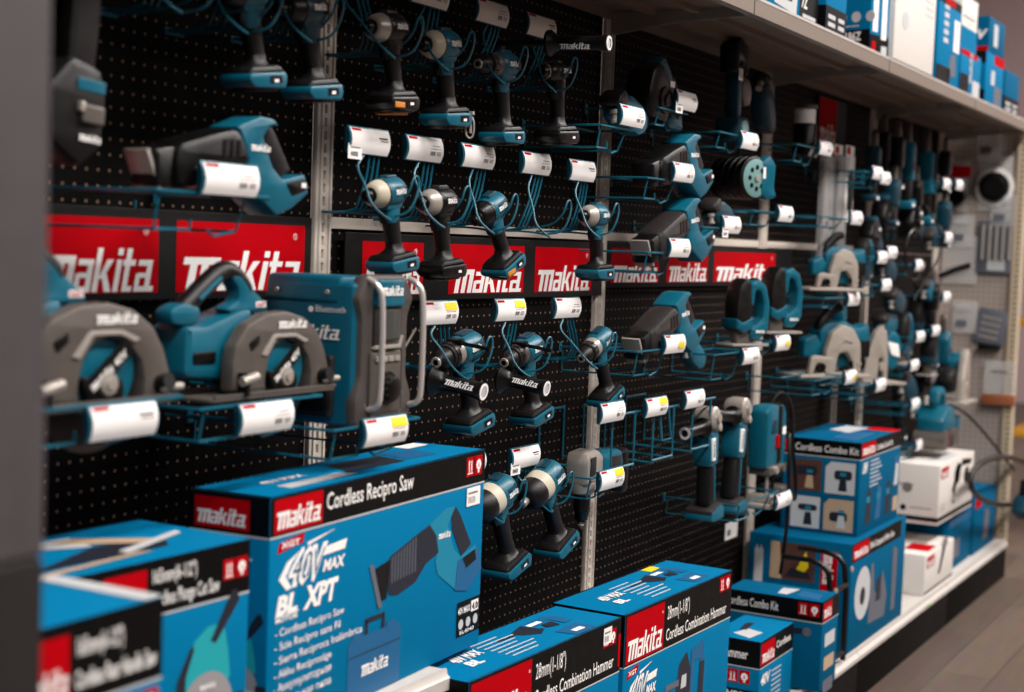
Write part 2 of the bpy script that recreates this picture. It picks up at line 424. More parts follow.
def prong_hook(D, tx, tz, yellow, flap, marks, side):
    """hook for pistol tools; origin = cradle centre, wall at y=+D, tag at (tx, tz)"""
    t = empty('tool_hook'); m = MB(); r = .0023; ty = .03; b = tz-.02
    for i, q in enumerate((-.016, 0, .016)):
        m.tube([(tx+.03+q, ty+.006, b+.02), (tx+.03+q, ty+.008, b-.01), (tx*.5+.030+q, ty+.012, tz*.35), (.02+q, ty+.016, .0), (.02+q, ty+.03, -.03), (.02+q, D-.002, -.03)], r, wire, 6, 1)
    m.tube([(tx-.005, ty+.006, b), (tx-.012, ty+.004, b-.008), (tx-.045, ty-.004, tz*.52), (tx*.6-.050, .0, .02), (-.060, -.020, -.014), (-.040, -.036, -.036), (-.008, -.034, -.044), (.014, -.01, -.036), (.020, .04, -.03), (.020, D-.004, -.03)], r, wire, 6, 2)
    if side:
        m.tube([(.022, .0, -.036), (.040, -.036, -.030), (.054, -.045, .0), (.064, -.045, .030), (.060, -.042, .044), (.050, -.040, .038), (.044, -.036, .010), (.044, .0, -.02), (.04, D-.004, -.03)], r, wire, 6, 2)
    m.box(-.002, .045, D-.004, D, -.036, -.024, wire, .001)
    m.build('wire_frame', t); price_tag(t, tx, ty, tz, yellow=yellow, flap=flap, marks=marks); return t

def tray_hook(D, w, drop, tx, tz, yellow, flap, marks):
    """wire cradle that carries a long tool; origin = middle of its front rail, wall at y=+D"""
    t = empty('tool_cradle'); m = MB(); r = .0028; a = w/2
    m.tube([(-a, D-.003, 0), (-a, 0, 0), (-a, -.004, .0), (a, -.004, 0), (a, 0, 0), (a, D-.003, 0)], r, wire)
    m.tube([(-a*.9, D-.003, -.01), (-a*.9, D-.003, -drop), (-a*.9, .01, -drop), (-a*.3, .01, -drop), (-a*.3, .01, -drop+.016)], r*.9, wire)
    m.tube([(a*.6, D-.003, -.01), (a*.6, D-.003, -drop), (a*.6, .02, -drop), (a*.2, .02, -drop-.008), (a*.1, .02, -drop)], r*.9, wire)
    m.tube([(-a, D*.5, .0), (a, D*.5, 0)], r*.9, wire); m.tube([(-a*.9, .0, -.0), (-a*.9, .01, -drop)], r*.8, wire); m.tube([(a*.6, 0, 0), (a*.6, .02, -drop)], r*.8, wire)
    m.box(-a-.006, -a+.008, D-.003, D, -.014, .012, wire, .001); m.box(a-.008, a+.006, D-.003, D, -.014, .012, wire, .001)
    m.build('wire_frame', t); price_tag(t, tx, -.014, tz, yellow=yellow, flap=flap, marks=marks); return t

def empty_rack(D, w, drop, loop, tx, tz, yellow):
    """bare U-shaped wire rack with two prongs and a price tag"""
    t = empty('wire_rack'); m = MB(); r = .0034; a = w/2
    m.tube([(-a, D-.002, .0), (-a, D-.004, -drop), (-a, .0, -drop-.005), (-a, .0, -drop*.0)], r, wire)
    m.tube([(a, D-.002, .0), (a, D-.004, -drop), (a, .0, -drop-.005), (a, .0, 0)], r, wire)
    m.tube([(-a-.03, 0, 0), (a+.03, 0, 0)], r, wire); m.tube([(-a, 0, -drop), (a, 0, -drop)], r, wire)
    m.tube([(-a, D-.002, -.004), (a, D-.002, -.004)], r, wire)
    if loop: m.tube([(-a*.45, 0, .0), (-a*.45, -.01, -drop*.62), (a*.45, -.01, -drop*.62), (a*.45, 0, 0)], r, wire)
    m.build('wire_frame', t); price_tag(t, tx, -.016, tz, yellow=yellow); return t

# =================================================================== TOOLS
# local frame: nose towards -X, up +Z, the side seen in the photo faces -Y
BODYC = {'teal': (teal, dteal), 'black': (blk, dgr), 'dark': (dteal, blk)}
def housing(t, body, patch, x0=-.02, x1=.062, r=.036, z=0):
    m = MB(); n = 24; L = x1-x0
    m.lathe((x0, 0, z), (1, 0, 0), [(0, r*.86), (.004, r*.95), (.014, r), (L*.55, r*1.02), (L*.8, r*.95), (L*.94, r*.78), (L, r*.5)], body, n)
    m.prism(rnd([(x0+.012, z-r*.30), (x0+.018, z+r*.45), (x1-.016, z+r*.45), (x1-.008, z-r*.38)], .004), -r*.985, r*.985, patch, .005)
    for i in range(4): m.prism([(x1-.012-i*.006, z+r*.3), (x1-.0095-i*.006, z+r*.3), (x1-.0095-i*.006, z-.2*r), (x1-.012-i*.006, z-.2*r)], -r*.93, r*.93, blk)
    m.prism(rnd([(x0+.010, z+r*.7), (x0+.016, z+r*1.14), (x1-.026, z+r*1.12), (x1-.016, z+r*.7)], .004), -.013, .013, patch, .003)
    m.prism(rnd([(x0+.0, z-r*1.1), (x0+.004, z-r*.2), (x1-.010, z-r*.2), (x1-.016, z-r*1.1)], .008), -r*.62, r*.62, body, .008)
    m.logo((Vector((x0+.016, -r*.998, z-r*.10)), Vector((1, 0, 0)), Vector((0, 0, 1))), 0, 0, .042, .0145, wht)
    m.build('motor_housing', t)
def grip_foot(t, neckc, foot, clip=0, term=0, hz=-.150, lean=.026, wide=.036, logo=1):
    q = lean*.55; hw = wide/2
    m = MB()   # neck below the housing
    m.loft([(.020, -.018, .030, .020), (.020, -.034, .029, .020), (.018, -.048, .030, .0195), (.017, -.060, .025, .0195), (.019, -.070, .0215, .019)], neckc)
    m.build('handle_neck', t)
    m = MB()
    m.loft([(.024, -.052, .019, hw*.98), (.022, -.066, .0235, hw*1.06), (.024, -.080, .0215, hw), (.024+q*.4, (hz-.07)/2-.01, .0195, hw*.96), (.020+q*.8, hz+.030, .0200, hw), (.016+q, hz+.018, .0225, hw*1.06), (.012+q, hz+.010, .031, hw*1.3), (.009+q, hz+.003, .044, hw*1.65)], rub)
    m.build('grip', t)
    m = MB(); m.prism(rnd([(.006, -.036), (.004, -.068), (-.010, -.072), (-.018, -.054), (-.014, -.036)], .004), -.010, .010, blk, .004); m.build('trigger', t)
    m = MB()
    m.prism(rnd([(-.036+q, hz+.006), (.050+q, hz+.008), (.062+q, hz-.002), (.062+q, hz-.010), (-.042+q, hz-.012), (-.048+q, hz-.004)], .005), -.037, .037, rub, .008)
    m.prism(rnd([(-.048+q, hz-.006), (.064+q, hz-.006), (.069+q, hz-.022), (.060+q, hz-.040), (-.036+q, hz-.034), (-.052+q, hz-.020)], .006), -.040, .040, foot, .005)
    m.prism(rnd([(-.030+q, hz-.034), (.050+q, hz-.036), (.046+q, hz-.044), (-.026+q, hz-.042)], .003), -.030, .030, blk, .002)
    if term:
        m.prism(rnd([(-.026+q, hz-.042), (.036+q, hz-.044), (.036+q, hz-.049), (-.026+q, hz-.047)], .002), -.024, .024, org, 0)
        m.prism(rnd([(-.040+q, hz-.030), (.0+q, hz-.032), (.0+q, hz-.020), (-.04+q, hz-.016)], .002), -.0412, .0, org, .001)
    F = FR(-.02+q, -.0403, hz-.031)
    if logo: m.rect(F, .030, .003, .068, .018, blk, .0006); m.rect(F, .042, .005, .056, .011, card, .0012)
    m.build('battery_foot', t)
    if clip:
        m = MB(); c = q+.066
        m.tube([(c, -.022, hz-.006), (c+.006, -.040, hz-.02), (c+.003, -.040, hz-.06), (c-.004, -.032, hz-.068), (c-.012, -.026, hz-.058), (c-.008, -.024, hz-.02), (c-.004, -.020, hz-.008)], .0024, sil, 6, 1)
        m.box(c-.004, c+.006, -.042, -.012, hz-.012, hz-.004, sil, .001); m.tube([(c, -.032, hz-.012), (c-.002, -.034, hz-.055)], .0035, sil, 6)
        m.build('belt_clip', t)
def impact_driver(col, nose, foot, clip=0, term=0):
    t = empty('impact_driver'); body, patch = BODYC[col]; fm = {'teal': teal, 'black': blk, 'dark': dteal}[foot]
    nc = {'cream': cream, 'silver': sil, 'black': blk, 'grey': gry}[nose]
    housing(t, body, patch); grip_foot(t, body, fm, clip, term)
    m = MB(); m.lathe((-.018, 0, 0), (-1, 0, 0), [(0, .0335), (.006, .0335), (.014, .032), (.030, .027), (.036, .022), (.038, .014)], nc, 24); m.lathe((-.0175, 0, 0), (-1, 0, 0), [(0, .0345), (.004, .0348), (.005, .033)], blk, 20)
    m.build('gearcase', t)
    m = MB(); m.lathe((-.054, 0, 0), (-1, 0, 0), [(0, .018), (.006, .018), (.008, .014), (.022, .0135), (.024, .012), (.024, .006), (.012, .006)], blk, 16, False)
    m.lathe((-.056, 0, 0), (-1, 0, 0), [(0, .006), (.012, .0055)], sil, 10); m.build('bit_sleeve', t); return t
def side_handle(t, x=-.088, z=-.045, L=.135, droop=-.14, r=.0185, y0=.02):
    m = MB(); d = Vector((0, -1, droop)).normalized(); p = Vector((x, y0, z))
    m.lathe((-.050, 0, 0), (1, 0, 0), [(0, .033), (.014, .033)], blk, 20); m.tube([(-.043, .0, -.02), (-.055, .01, -.034), tuple(p)], .010, blk, 10)
    m.lathe(p, d, [(-.012, .016), (.0, .030), (.006, .041), (.010, .042), (.016, .036), (.026, .024), (.036, r), (.06, r*.96), (L-.02, r*1.04), (L-.01, r*1.16), (L, r*1.16)], blk, 24); h = m.build('side_handle', t)
    m = MB(); m.lathe(p+d*L, d, [(0, r*1.05), (.0015, r*1.05), (.0015, r*.72)], wht, 20, False); m.lathe(p+d*L, d, [(0, r), (.0006, .001)], mat_ring, 20); m.build('end_ring', h)
    V = Vector((.55, 0, .84)); V = (V-d*V.dot(d)).normalized(); nrm = d.cross(V).normalized()
    m = MB(); m.logo((p+d*.042+nrm*r*1.0, d, V), 0, -.008, L*.56, .016, wht, lift=.0010); m.build('lettering', h)
    m = MB(); m.tube([(-.02, .01, .030), (-.02, -.10, .016)], .005, blk, 8); m.box(-.03, -.012, -.03, .012, .022, .036, blk, .003); m.build('depth_gauge', t)
mat_ring = mat('pale_ring_inside', (190, 188, 196), .4)
def hammer_drill(col, nose, foot, handle=1, term=0):
    t = empty('hammer_drill'); body, patch = BODYC[col]; fm = {'teal': teal, 'black': blk, 'dark': dteal}[foot]
    nc = {'silver': sil, 'grey': gry, 'cream': cream, 'black': blk}[nose]
    housing(t, body, patch, -.012, .080); grip_foot(t, body, fm, 0, term, hz=-.165)
    m = MB(); m.lathe((-.008, 0, 0), (-1, 0, 0), [(0, .031), (.010, .031), (.022, .029), (.026, .027)], nc, 20); m.lathe((-.034, 0, 0), (-1, 0, 0), [(0, .030), (.003, .031), (.018, .031), (.021, .028)], dgr, 22)
    for k in range(12):
        a = 2*pi*k/12; m.lathe((-.037, .031*cos(a), .031*sin(a)), (-1, 0, 0), [(0, .002), (.013, .002)], blk, 5)
    m.build('gearcase', t)
    m = MB(); m.lathe((-.055, 0, 0), (-1, 0, 0), [(0, .024), (.004, .025), (.022, .024), (.034, .018), (.042, .012), (.042, .006), (.02, .006)], rub, 20, False); m.lathe((-.098, 0, 0), (-1, 0, 0), [(-.002, .013), (.002, .012), (.002, .007)], sil, 16, False); m.build('chuck', t)
    if handle: side_handle(t)
    return t
def impact_wrench(col, nose, foot):
    """stout driver with a wide rubber-coated nose"""
    t = empty('impact_wrench'); body, patch = BODYC[col]; fm = {'teal': teal, 'black': blk}[foot]; nc = {'cream': cream, 'silver': sil}[nose]
    housing(t, body, patch, -.004, .074, .041); grip_foot(t, body, fm, hz=-.175, lean=.032, wide=.038)
    m = MB(); m.lathe((-.0, 0, 0), (-1, 0, 0), [(0, .041), (.018, .041), (.034, .038), (.04, .036)], nc, 22); m.build('gearcase', t)
    m = MB(); m.lathe((-.034, 0, 0), (-1, 0, 0), [(0, .040), (.004, .0415), (.026, .040), (.044, .028), (.048, .018)], rub, 20)
    for k in range(10):
        a = 2*pi*k/10; m.tube([(-.036, .0365*cos(a), .0365*sin(a)), (-.058, .0365*cos(a), .0365*sin(a)), (-.076, .026*cos(a), .026*sin(a))], .003, blk, 5)
    m.build('nose_cover', t); m = MB(); m.lathe((-.08, 0, 0), (-1, 0, 0), [(0, .010), (.022, .010), (.024, .007)], sil, 12); m.build('anvil', t); return t
def small_driver(col):
    t = empty('screwdriver_drill'); body, patch = BODYC[col]
    housing(t, body, patch, -.01, .05, .027); grip_foot(t, body, blk if col == 'black' else teal, hz=-.145, lean=.018, wide=.032)
    m = MB(); m.lathe((-.008, 0, 0), (-1, 0, 0), [(0, .026), (.008, .027), (.022, .026), (.030, .022)], blk, 18); m.build('gearcase', t)
    m = MB(); m.lathe((-.036, 0, 0), (-1, 0, 0), [(0, .021), (.020, .021), (.032, .014)], blk, 16); m.lathe((-.050, 0, 0), (-1, 0, 0), [(0, .0215), (.004, .0215)], sil, 16); m.build('chuck', t); return t

RS = (647, 496, 1264, 1880, .10)
def reciprocating_saw(col, rubber, shoe=1):
    t = empty('reciprocating_saw'); bc = {'teal': teal, 'dark': dteal}[col]; rc = {'black': blk, 'grey': dgr}[rubber]
    cv = lambda p: conv(p, *RS)
    m = MB(); m.prism(rnd(cv([(655, 366), (740, 330), (788, 338), (806, 362), (768, 372), (750, 402), (788, 505), (826, 548), (912, 530), (927, 600), (862, 652), (806, 674), (705, 575), (690, 520), (700, 480)]), .005), -.036, .036, bc, .006)
    m.prism(rnd(cv([(836, 560), (905, 545), (915, 590), (860, 606)]), .004), -.038, .038, blk, .002); m.logo((Vector((cv([(700, 446)])[0][0], -.0365, cv([(700, 446)])[0][1])), Vector((1, 0, .0)), Vector((0, 0, 1))), 0, 0, .056, .013, wht)
    F = (Vector((cv([(892, 575)])[0][0], -.0386, cv([(892, 577)])[0][1])), Vector((1, 0, 0)), Vector((0, 0, 1))); m.rect(F, 0, 0, .015, .009, card, .0004)
    m.build('body', t)
    m = MB(); m.prism(rnd(cv([(790, 338), (820, 385), (884, 518), (832, 548), (800, 480), (776, 425), (768, 372)]), .006, 3), -.019, .019, rub, .005); m.build('rear_grip', t)
    m = MB(); m.prism(rnd(cv([(462, 420), (600, 380), (655, 368), (690, 420), (705, 490), (640, 510), (590, 560), (500, 575), (462, 560), (448, 490)]), .014, 4), -.040, .040, rc, .018)
    for i in range(3): m.prism(cv([(600+i*24, 412), (612+i*24, 410), (612+i*24, 470), (600+i*24, 472)]), -.0412, .0412, blk)
    m.prism(rnd(cv([(500, 500), (560, 480), (575, 530), (520, 560)]), .01), -.0415, .0415, blk, .004)
    m.build('front_boot', t)
    m = MB(); m.prism(rnd(cv([(392, 440), (462, 430), (450, 570), (402, 560)]), .008), -.032, .032, blk, .010); m.build('blade_clamp_housing', t)
    if shoe:
        m = MB(); m.prism(cv([(374, 444), (384, 442), (428, 578), (417, 578)]), -.026, .026, sil, .001); m.prism(cv([(420, 520), (440, 520), (430, 545)]), -.004, .004, sil); m.build('shoe', t)
    return t

CS = (363, 415, 1378, 2152, -.083)
def circular_saw(guard, strap=1):
    t = empty('circular_saw'); gc = {'grey': gry, 'silver': mat_sg}[guard]; cv = lambda p: conv(p, *CS)
    m = MB(); m.prism(rnd(cv([(88, 262), (160, 262), (290, 195), (330, 190), (330, 470), (100, 455), (84, 440)]), .012), .005, .085, teal, .014)
    m.prism(rnd(cv([(110, 360), (190, 352), (190, 400), (110, 405)]), .006), .002, .02, blk, .003)
    m.lathe((.02, .08, .0), (0, 1, 0), [(0, .045), (.05, .045), (.065, .036)], teal, 24); m.build('motor_housing', t)
    m = MB()
    m.prism(rnd(cv([(262, 70), (290, 62), (320, 92), (348, 130), (392, 168), (396, 200), (300, 210), (255, 215), (236, 200), (262, 180), (285, 165), (283, 120), (262, 90)]), .006), .012, .046, teal, .006)
    h = m.build('top_handle', t); m = MB()
    m.prism(rnd(cv([(72, 188), (40, 215), (48, 262), (92, 268), (140, 262), (150, 205), (120, 184)]), .01, 4), .010, .048, teal, .008); m.build('handle_end', t)
    m = MB(); P_ = [(x, .029, z) for x, z in cv([(104, 214), (128, 182), (180, 122), (222, 76), (252, 54), (284, 66), (312, 100), (328, 128)])]
    m.tube(P_, .0175, rub, 14, 1); P_ = [(x, .012, z) for x, z in cv([(140, 170), (185, 118), (215, 86)])]; m.tube(P_, .004, teal, 8)
    m.build('rubber_grip', h)
    m = MB(); F = FR(cv([(345, 186)])[0][0], .0115, cv([(345, 186)])[0][1]); m.rect(F, 0, 0, .028, .010, card, .0006); m.text(F, .002, .002, .006, 'XGT', red, width=.024, bold=.03); m.build('badge', h)
    m = MB()
    outer = cv([(196, 500), (196, 400), (206, 330), (250, 250), (320, 205), (398, 193), (470, 212), (525, 262), (556, 330), (574, 400), (578, 480), (560, 500)])
    inner = cv([(498, 500), (500, 430), (490, 370), (455, 318), (405, 298), (360, 318), (334, 370), (322, 440), (322, 500)])
    m.prism(rnd(outer+inner, .006), -.030, .0, gc, .007)
    m.prism(rnd(cv([(300, 362), (345, 282), (430, 276), (480, 300), (466, 312), (425, 290), (352, 296), (318, 366)]), .003), -.0335, -.028, {'grey': sil, 'silver': sil}[guard], .001)
    m.prism(rnd(cv([(250, 320), (290, 285), (290, 318), (262, 350)]), .004), -.032, -.02, blk, .001)
    m.logo((Vector((cv([(358, 262)])[0][0], -.0305, cv([(358, 262)])[0][1])), Vector((1, 0, 0)), Vector((0, 0, 1))), 0, 0, .083, .0155, wht, .0012)
    m.build('blade_guard', t)
    cx, cz = .016, -.002
    m = MB(); m.lathe((cx+.006, -.006, cz+.006), (0, -1, 0), [(0, .068), (.010, .068), (.012, .064)], teal, 30); m.build('inner_disc', t)
    m = MB(); m.lathe((cx, -.0035, cz-.004), (0, -1, 0), [(0, .107), (.0014, .107)], dbl, 40); m.build('saw_blade', t)
    m = MB(); m.prism(rnd(cv([(322, 420), (430, 420), (440, 470), (420, 500), (340, 500)]), .008), -.034, -.018, blk, .003); m.lathe((cx, -.03, cz-.01), (0, -1, 0), [(0, .018), (.012, .016), (.013, .008), (.016, .008)], sil, 14)
    m.build('arbor_cap', t)
    if strap:
        m = MB(); c = Vector((cx-.03, -.036, cz-.03)); U = Vector((.8, 0, .6)); V = Vector((-.6, 0, .8)); F = (c, U, V)
        m.prism([(c.x, c.z), (c.x+.8*.105, c.z+.6*.105), (c.x+.8*.105-.6*.026, c.z+.6*.105+.8*.026), (c.x-.6*.026, c.z+.8*.026)], -.0365, -.034, blk)
        m.logo((Vector((c.x, -.037, c.z)), U, V), .006, .007, .05, .012, wht); m.text((Vector((c.x, -.037, c.z)), U, V), .062, .006, .012, '40V', wht); m.build('strap_label', t)
    m = MB(); z = cv([(363, 500)])[0][1]
    m.prism(rnd([(-.19, -.045), (.158, -.045), (.158, .10), (-.19, .10)], .012), z-.006, z, gry if guard == 'grey' else sil, .0015, 'z')
    m.box(-.185, .155, -.046, -.041, z, z+.006, gry if guard == 'grey' else sil, .001); m.build('base_plate', t)
    m = MB()
    m.box(-.11, -.098, -.05, -.03, z, z+.04, blk, .002); m.lathe((-.104, -.052, z+.03), (1, 0, .2), [(-.02, .008), (.02, .008)], sil, 12); m.build('adjusting_lever', t); m = MB(); m.lathe((.14, -.045, z+.016), (1, 0, 0), [(-.02, .006), (.02, .006)], sil, 10)
    m.lathe((.13, -.03, z+.02), (0, -1, .3), [(0, .014), (.02, .013)], blk, 12); m.build('clamp_knob', t)
    return t
mat_sg = mat('silver_guard', (168, 158, 148), .4, .15, noise=.05)
dbl = mat('dark_saw_blade', (60, 54, 52), .38, .5)

def plunge_saw():
    """silver-guard saw on a long rail shoe"""
    t = empty('plunge_cut_saw')
    m = MB(); m.prism(rnd([(-.05, -.052), (-.052, .02), (-.03, .085), (.015, .115), (.06, .10), (.09, .05), (.095, -.052), (.062, -.052), (.06, -.015), (.035, .02), (.0, .015), (-.012, -.052)], .01), -.035, -.005, mat_sg, .006)
    m.prism(rnd([(-.01, .03), (.02, .07), (.05, .06), (.055, .05), (.02, .058)], .003), -.038, -.03, sil, .001); m.build('blade_guard', t)
    m = MB(); m.prism(rnd([(-.17, -.068), (.12, -.068), (.12, -.056), (.04, -.052), (-.10, -.052), (-.17, -.058)], .002), -.06, .08, mat_sg, .003); m.build('base_plate', t)
    m = MB(); m.prism(rnd([(-.13, -.052), (-.12, .0), (-.10, .01), (-.03, .0), (-.04, -.052), (-.06, -.052), (-.07, -.02), (-.10, -.02), (-.11, -.052)], .005), -.05, -.03, mat_sg, .003); m.lathe((-.085, -.05, -.03), (0, -1, 0), [(0, .016), (.014, .014)], blk, 14); m.build('bevel_arc', t)
    m = MB(); m.prism(rnd([(-.05, .03), (-.06, .09), (-.03, .12), (.05, .125), (.10, .10), (.15, .12), (.16, .05), (.13, -.03), (.0, -.04)], .015, 4), .0, .08, teal, .014); m.prism(rnd([(-.12, .0), (-.12, .06), (-.07, .08), (-.04, .04), (-.05, -.01)], .01), .0, .05, teal, .01); m.box(.11, .15, -.005, .01, .0, .06, rub, .004); m.build('motor_housing', t)
    m = MB(); m.prism(rnd([(-.06, .09), (-.05, .13), (.0, .18), (.04, .19), (.05, .16), (.01, .145), (-.03, .10)], .012, 4), .01, .05, rub, .012); m.build('top_handle', t)
    m = MB(); m.lathe((.085, -.02, -.02), (0, -1, 0), [(0, .03), (.012, .028), (.014, .012)], blk, 18); m.lathe((.085, -.034, -.02), (0, -1, 0), [(0, .01), (.004, .008)], sil, 12); m.build('depth_knob', t); return t

def disc_guard_saw():
    t = empty('metal_cutting_saw')
    m = MB(); m.prism(rnd([(-.06, -.09), (-.045, .0), (-.01, .09), (.02, .12), (.045, .10), (.055, .0), (.055, -.09), (.036, -.09), (.034, -.05), (.018, -.05), (.016, -.02), (.03, -.02), (.03, .0), (.012, .0), (.01, -.09)], .006), -.05, -.02, mat_sg, .006); m.build('blade_guard', t)
    m = MB(); m.prism(rnd([(-.10, -.02), (-.09, .03), (-.04, .05), (.0, .03), (.0, -.05), (-.07, -.06)], .015, 4), -.018, .05, rub, .015); m.build('motor_housing', t)
    m = MB(); m.prism(rnd([(.05, -.04), (.06, .06), (.09, .10), (.13, .09), (.15, .03), (.12, -.05)], .015, 4), -.02, .05, teal, .015); m.prism(rnd([(.07, .06), (.12, .05), (.13, .0), (.09, .01)], .006), -.024, -.018, wht, .001); m.build('rear_body', t)
    m = MB(); m.prism(rnd([(-.09, -.098), (.13, -.098), (.13, -.088), (-.09, -.088)], .002), -.07, .06, mat_sg, .002); m.build('base_plate', t); return t

def jigsaw(col):
    t = empty('jigsaw'); bc = {'teal': teal, 'dark': dteal}[col]
    m = MB(); m.prism(rnd([(-.062, -.06), (-.066, .02), (-.058, .08), (-.03, .112), (-.002, .10), (.006, .02), (.004, -.06)], .014, 4), -.034, .034, rub, .016)
    m.prism(rnd([(-.068, -.05), (-.070, -.018), (-.04, -.030), (.008, -.012), (.008, -.05), (-.03, -.066)], .006), -.0365, .0365, bc, .008); m.build('front_housing', t)
    m = MB(); m.prism(rnd([(-.0, .02), (.0, .095), (.035, .108), (.07, .085), (.088, .03), (.086, -.055), (.05, -.09), (.01, -.085), (.0, -.05), (.03, -.04), (.056, -.02), (.060, .03), (.046, .066), (.024, .072), (.018, .02)], .008), -.026, .026, bc, .010)
    m.prism(rnd([(.012, -.072), (.07, -.066), (.07, -.03), (.03, -.046)], .004), -.028, .028, bc, .002); m.logo(FR(.022, -.0288, -.066), 0, 0, .04, .011, wht, .0008); m.build('rear_body', t)
    m = MB(); m.prism(rnd([(-.004, .085), (.035, .112), (.075, .088), (.092, .03), (.07, .03), (.05, .07), (.02, .078)], .008), -.021, .021, rub, .009); m.build('rear_grip', t)
    m = MB(); m.prism(rnd([(-.055, -.055), (.01, -.06), (.01, -.10), (-.045, -.10)], .006), -.016, .016, gry, .005); m.tube([(-.03, 0, -.09), (-.032, 0, -.135)], .003, sil, 5); m.build('plunger', t)
    m = MB(); m.prism(rnd([(-.085, -.108), (.075, -.108), (.075, -.100), (-.085, -.100)], .003), -.04, .04, sil, .002); m.build('shoe', t); return t

def angle_grinder(h=1):
    """hung head up: round metal gear head on top, long body and battery below"""
    t = empty('angle_grinder')
    m = MB(); m.lathe((0, -.018, .0), (0, -1, 0), [(-.05, .026), (-.03, .034), (.01, .034), (.016, .028), (.018, .016), (.026, .014)], sil, 20); m.prism(rnd([(-.03, -.045), (-.03, .012), (.03, .012), (.03, -.045)], .01), -.022, .03, mat_sg, .01); m.lathe((.014, -.026, -.030), (0, -1, .1), [(-.01, .015), (.014, .013), (.016, .008)], mat_sg, 14); m.lathe((-.016, -.022, .004), (0, -1, .3), [(-.01, .013), (.012, .011), (.014, .006)], mat_sg, 12); m.build('gear_head', t)
    m = MB(); m.prism(rnd([(-.034, -.04), (.034, -.04), (.036, -.12), (.03, -.15), (-.03, -.15), (-.036, -.12)], .010), -.030, .034, teal, .014); m.prism(rnd([(-.026, -.13), (-.028, -.06), (-.004, -.06), (-.004, -.13)], .003), -.0325, -.02, wht, .001)
    F = (Vector((-.007, -.0327, -.125)), Vector((0, 0, 1)), Vector((-1, 0, 0))); m.logo(F, .004, .005, .055, .012, teal, .0008); m.build('front_body', t)
    m = MB(); m.prism(rnd([(-.022, -.14), (.024, -.14), (.028, -.24), (.026, -.275), (-.028, -.275), (-.026, -.24)], .010), -.024, .026, rub, .014); m.prism(rnd([(.004, -.15), (.012, -.15), (.014, -.26), (.006, -.26)], .002), -.0265, -.02, teal, .001); m.build('barrel_grip', t)
    m = MB(); m.prism(rnd([(-.044, -.285), (.020, -.268), (.056, -.285), (.054, -.318), (-.02, -.318), (-.05, -.31)], .006), -.042, .05, teal, .006); m.prism(rnd([(-.046, -.280), (.02, -.262), (.058, -.281), (.056, -.289), (-.046, -.296)], .004), -.04, .048, dgr, .004); m.build('battery_foot', t)
    if h:
        m = MB(); d = Vector((-1, .16, -.02)).normalized(); p = Vector((-.03, -.01, -.025))
        m.lathe(p, d, [(-.02, .010), (.01, .012), (.012, .030), (.02, .032), (.03, .021), (.045, .0185), (.10, .019), (.112, .0215), (.12, .0215)], blk, 20); hh = m.build('side_handle', t)
        m = MB(); m.lathe(p+d*.12, d, [(0, .019), (.002, .019), (.002, .011)], wht, 18, False); m.build('end_ring', hh)
    return t
def angle_impact():
    """silver right-angle head pointing down, teal body lying back along the wall"""
    t = empty('angle_drill')
    m = MB(); m.prism(rnd([(-.035, -.035), (-.04, .02), (-.032, .042), (.02, .046), (.045, .03), (.048, -.02), (.02, -.035)], .008, 4), -.03, .03, sil, .012); m.prism(rnd([(-.028, -.01), (-.028, .03), (-.002, .032), (-.002, -.01)], .003), -.0325, -.02, dgr, .001)
    m.lathe((-.005, 0, -.03), (0, 0, -1), [(0, .030), (.022, .028), (.026, .024)], sil, 20); m.build('gear_head', t)
    m = MB(); m.lathe((-.005, 0, -.055), (0, 0, -1), [(0, .020), (.03, .019), (.06, .015), (.066, .009)], blk, 16); m.build('chuck', t)
    m = MB(); m.lathe((-.005, 0, -.12), (0, 0, -1), [(0, .0045), (.006, .0045), (.008, .008), (.014, .002)], sil, 8); m.build('drill_bit', t)
    m = MB(); m.prism(rnd([(.042, -.022), (.045, .03), (.09, .038), (.15, .034), (.165, .0), (.15, -.03), (.08, -.028)], .012, 4), -.028, .028, teal, .013); m.prism(rnd([(.08, -.01), (.08, .024), (.14, .022), (.14, -.014)], .004), -.0298, .0298, dgr, .002); m.build('body', t)
    m = MB(); m.prism(rnd([(.15, -.07), (.15, .03), (.18, .036), (.19, -.03), (.18, -.075)], .010, 4), -.03, .03, rub, .01); m.build('battery_end', t); return t

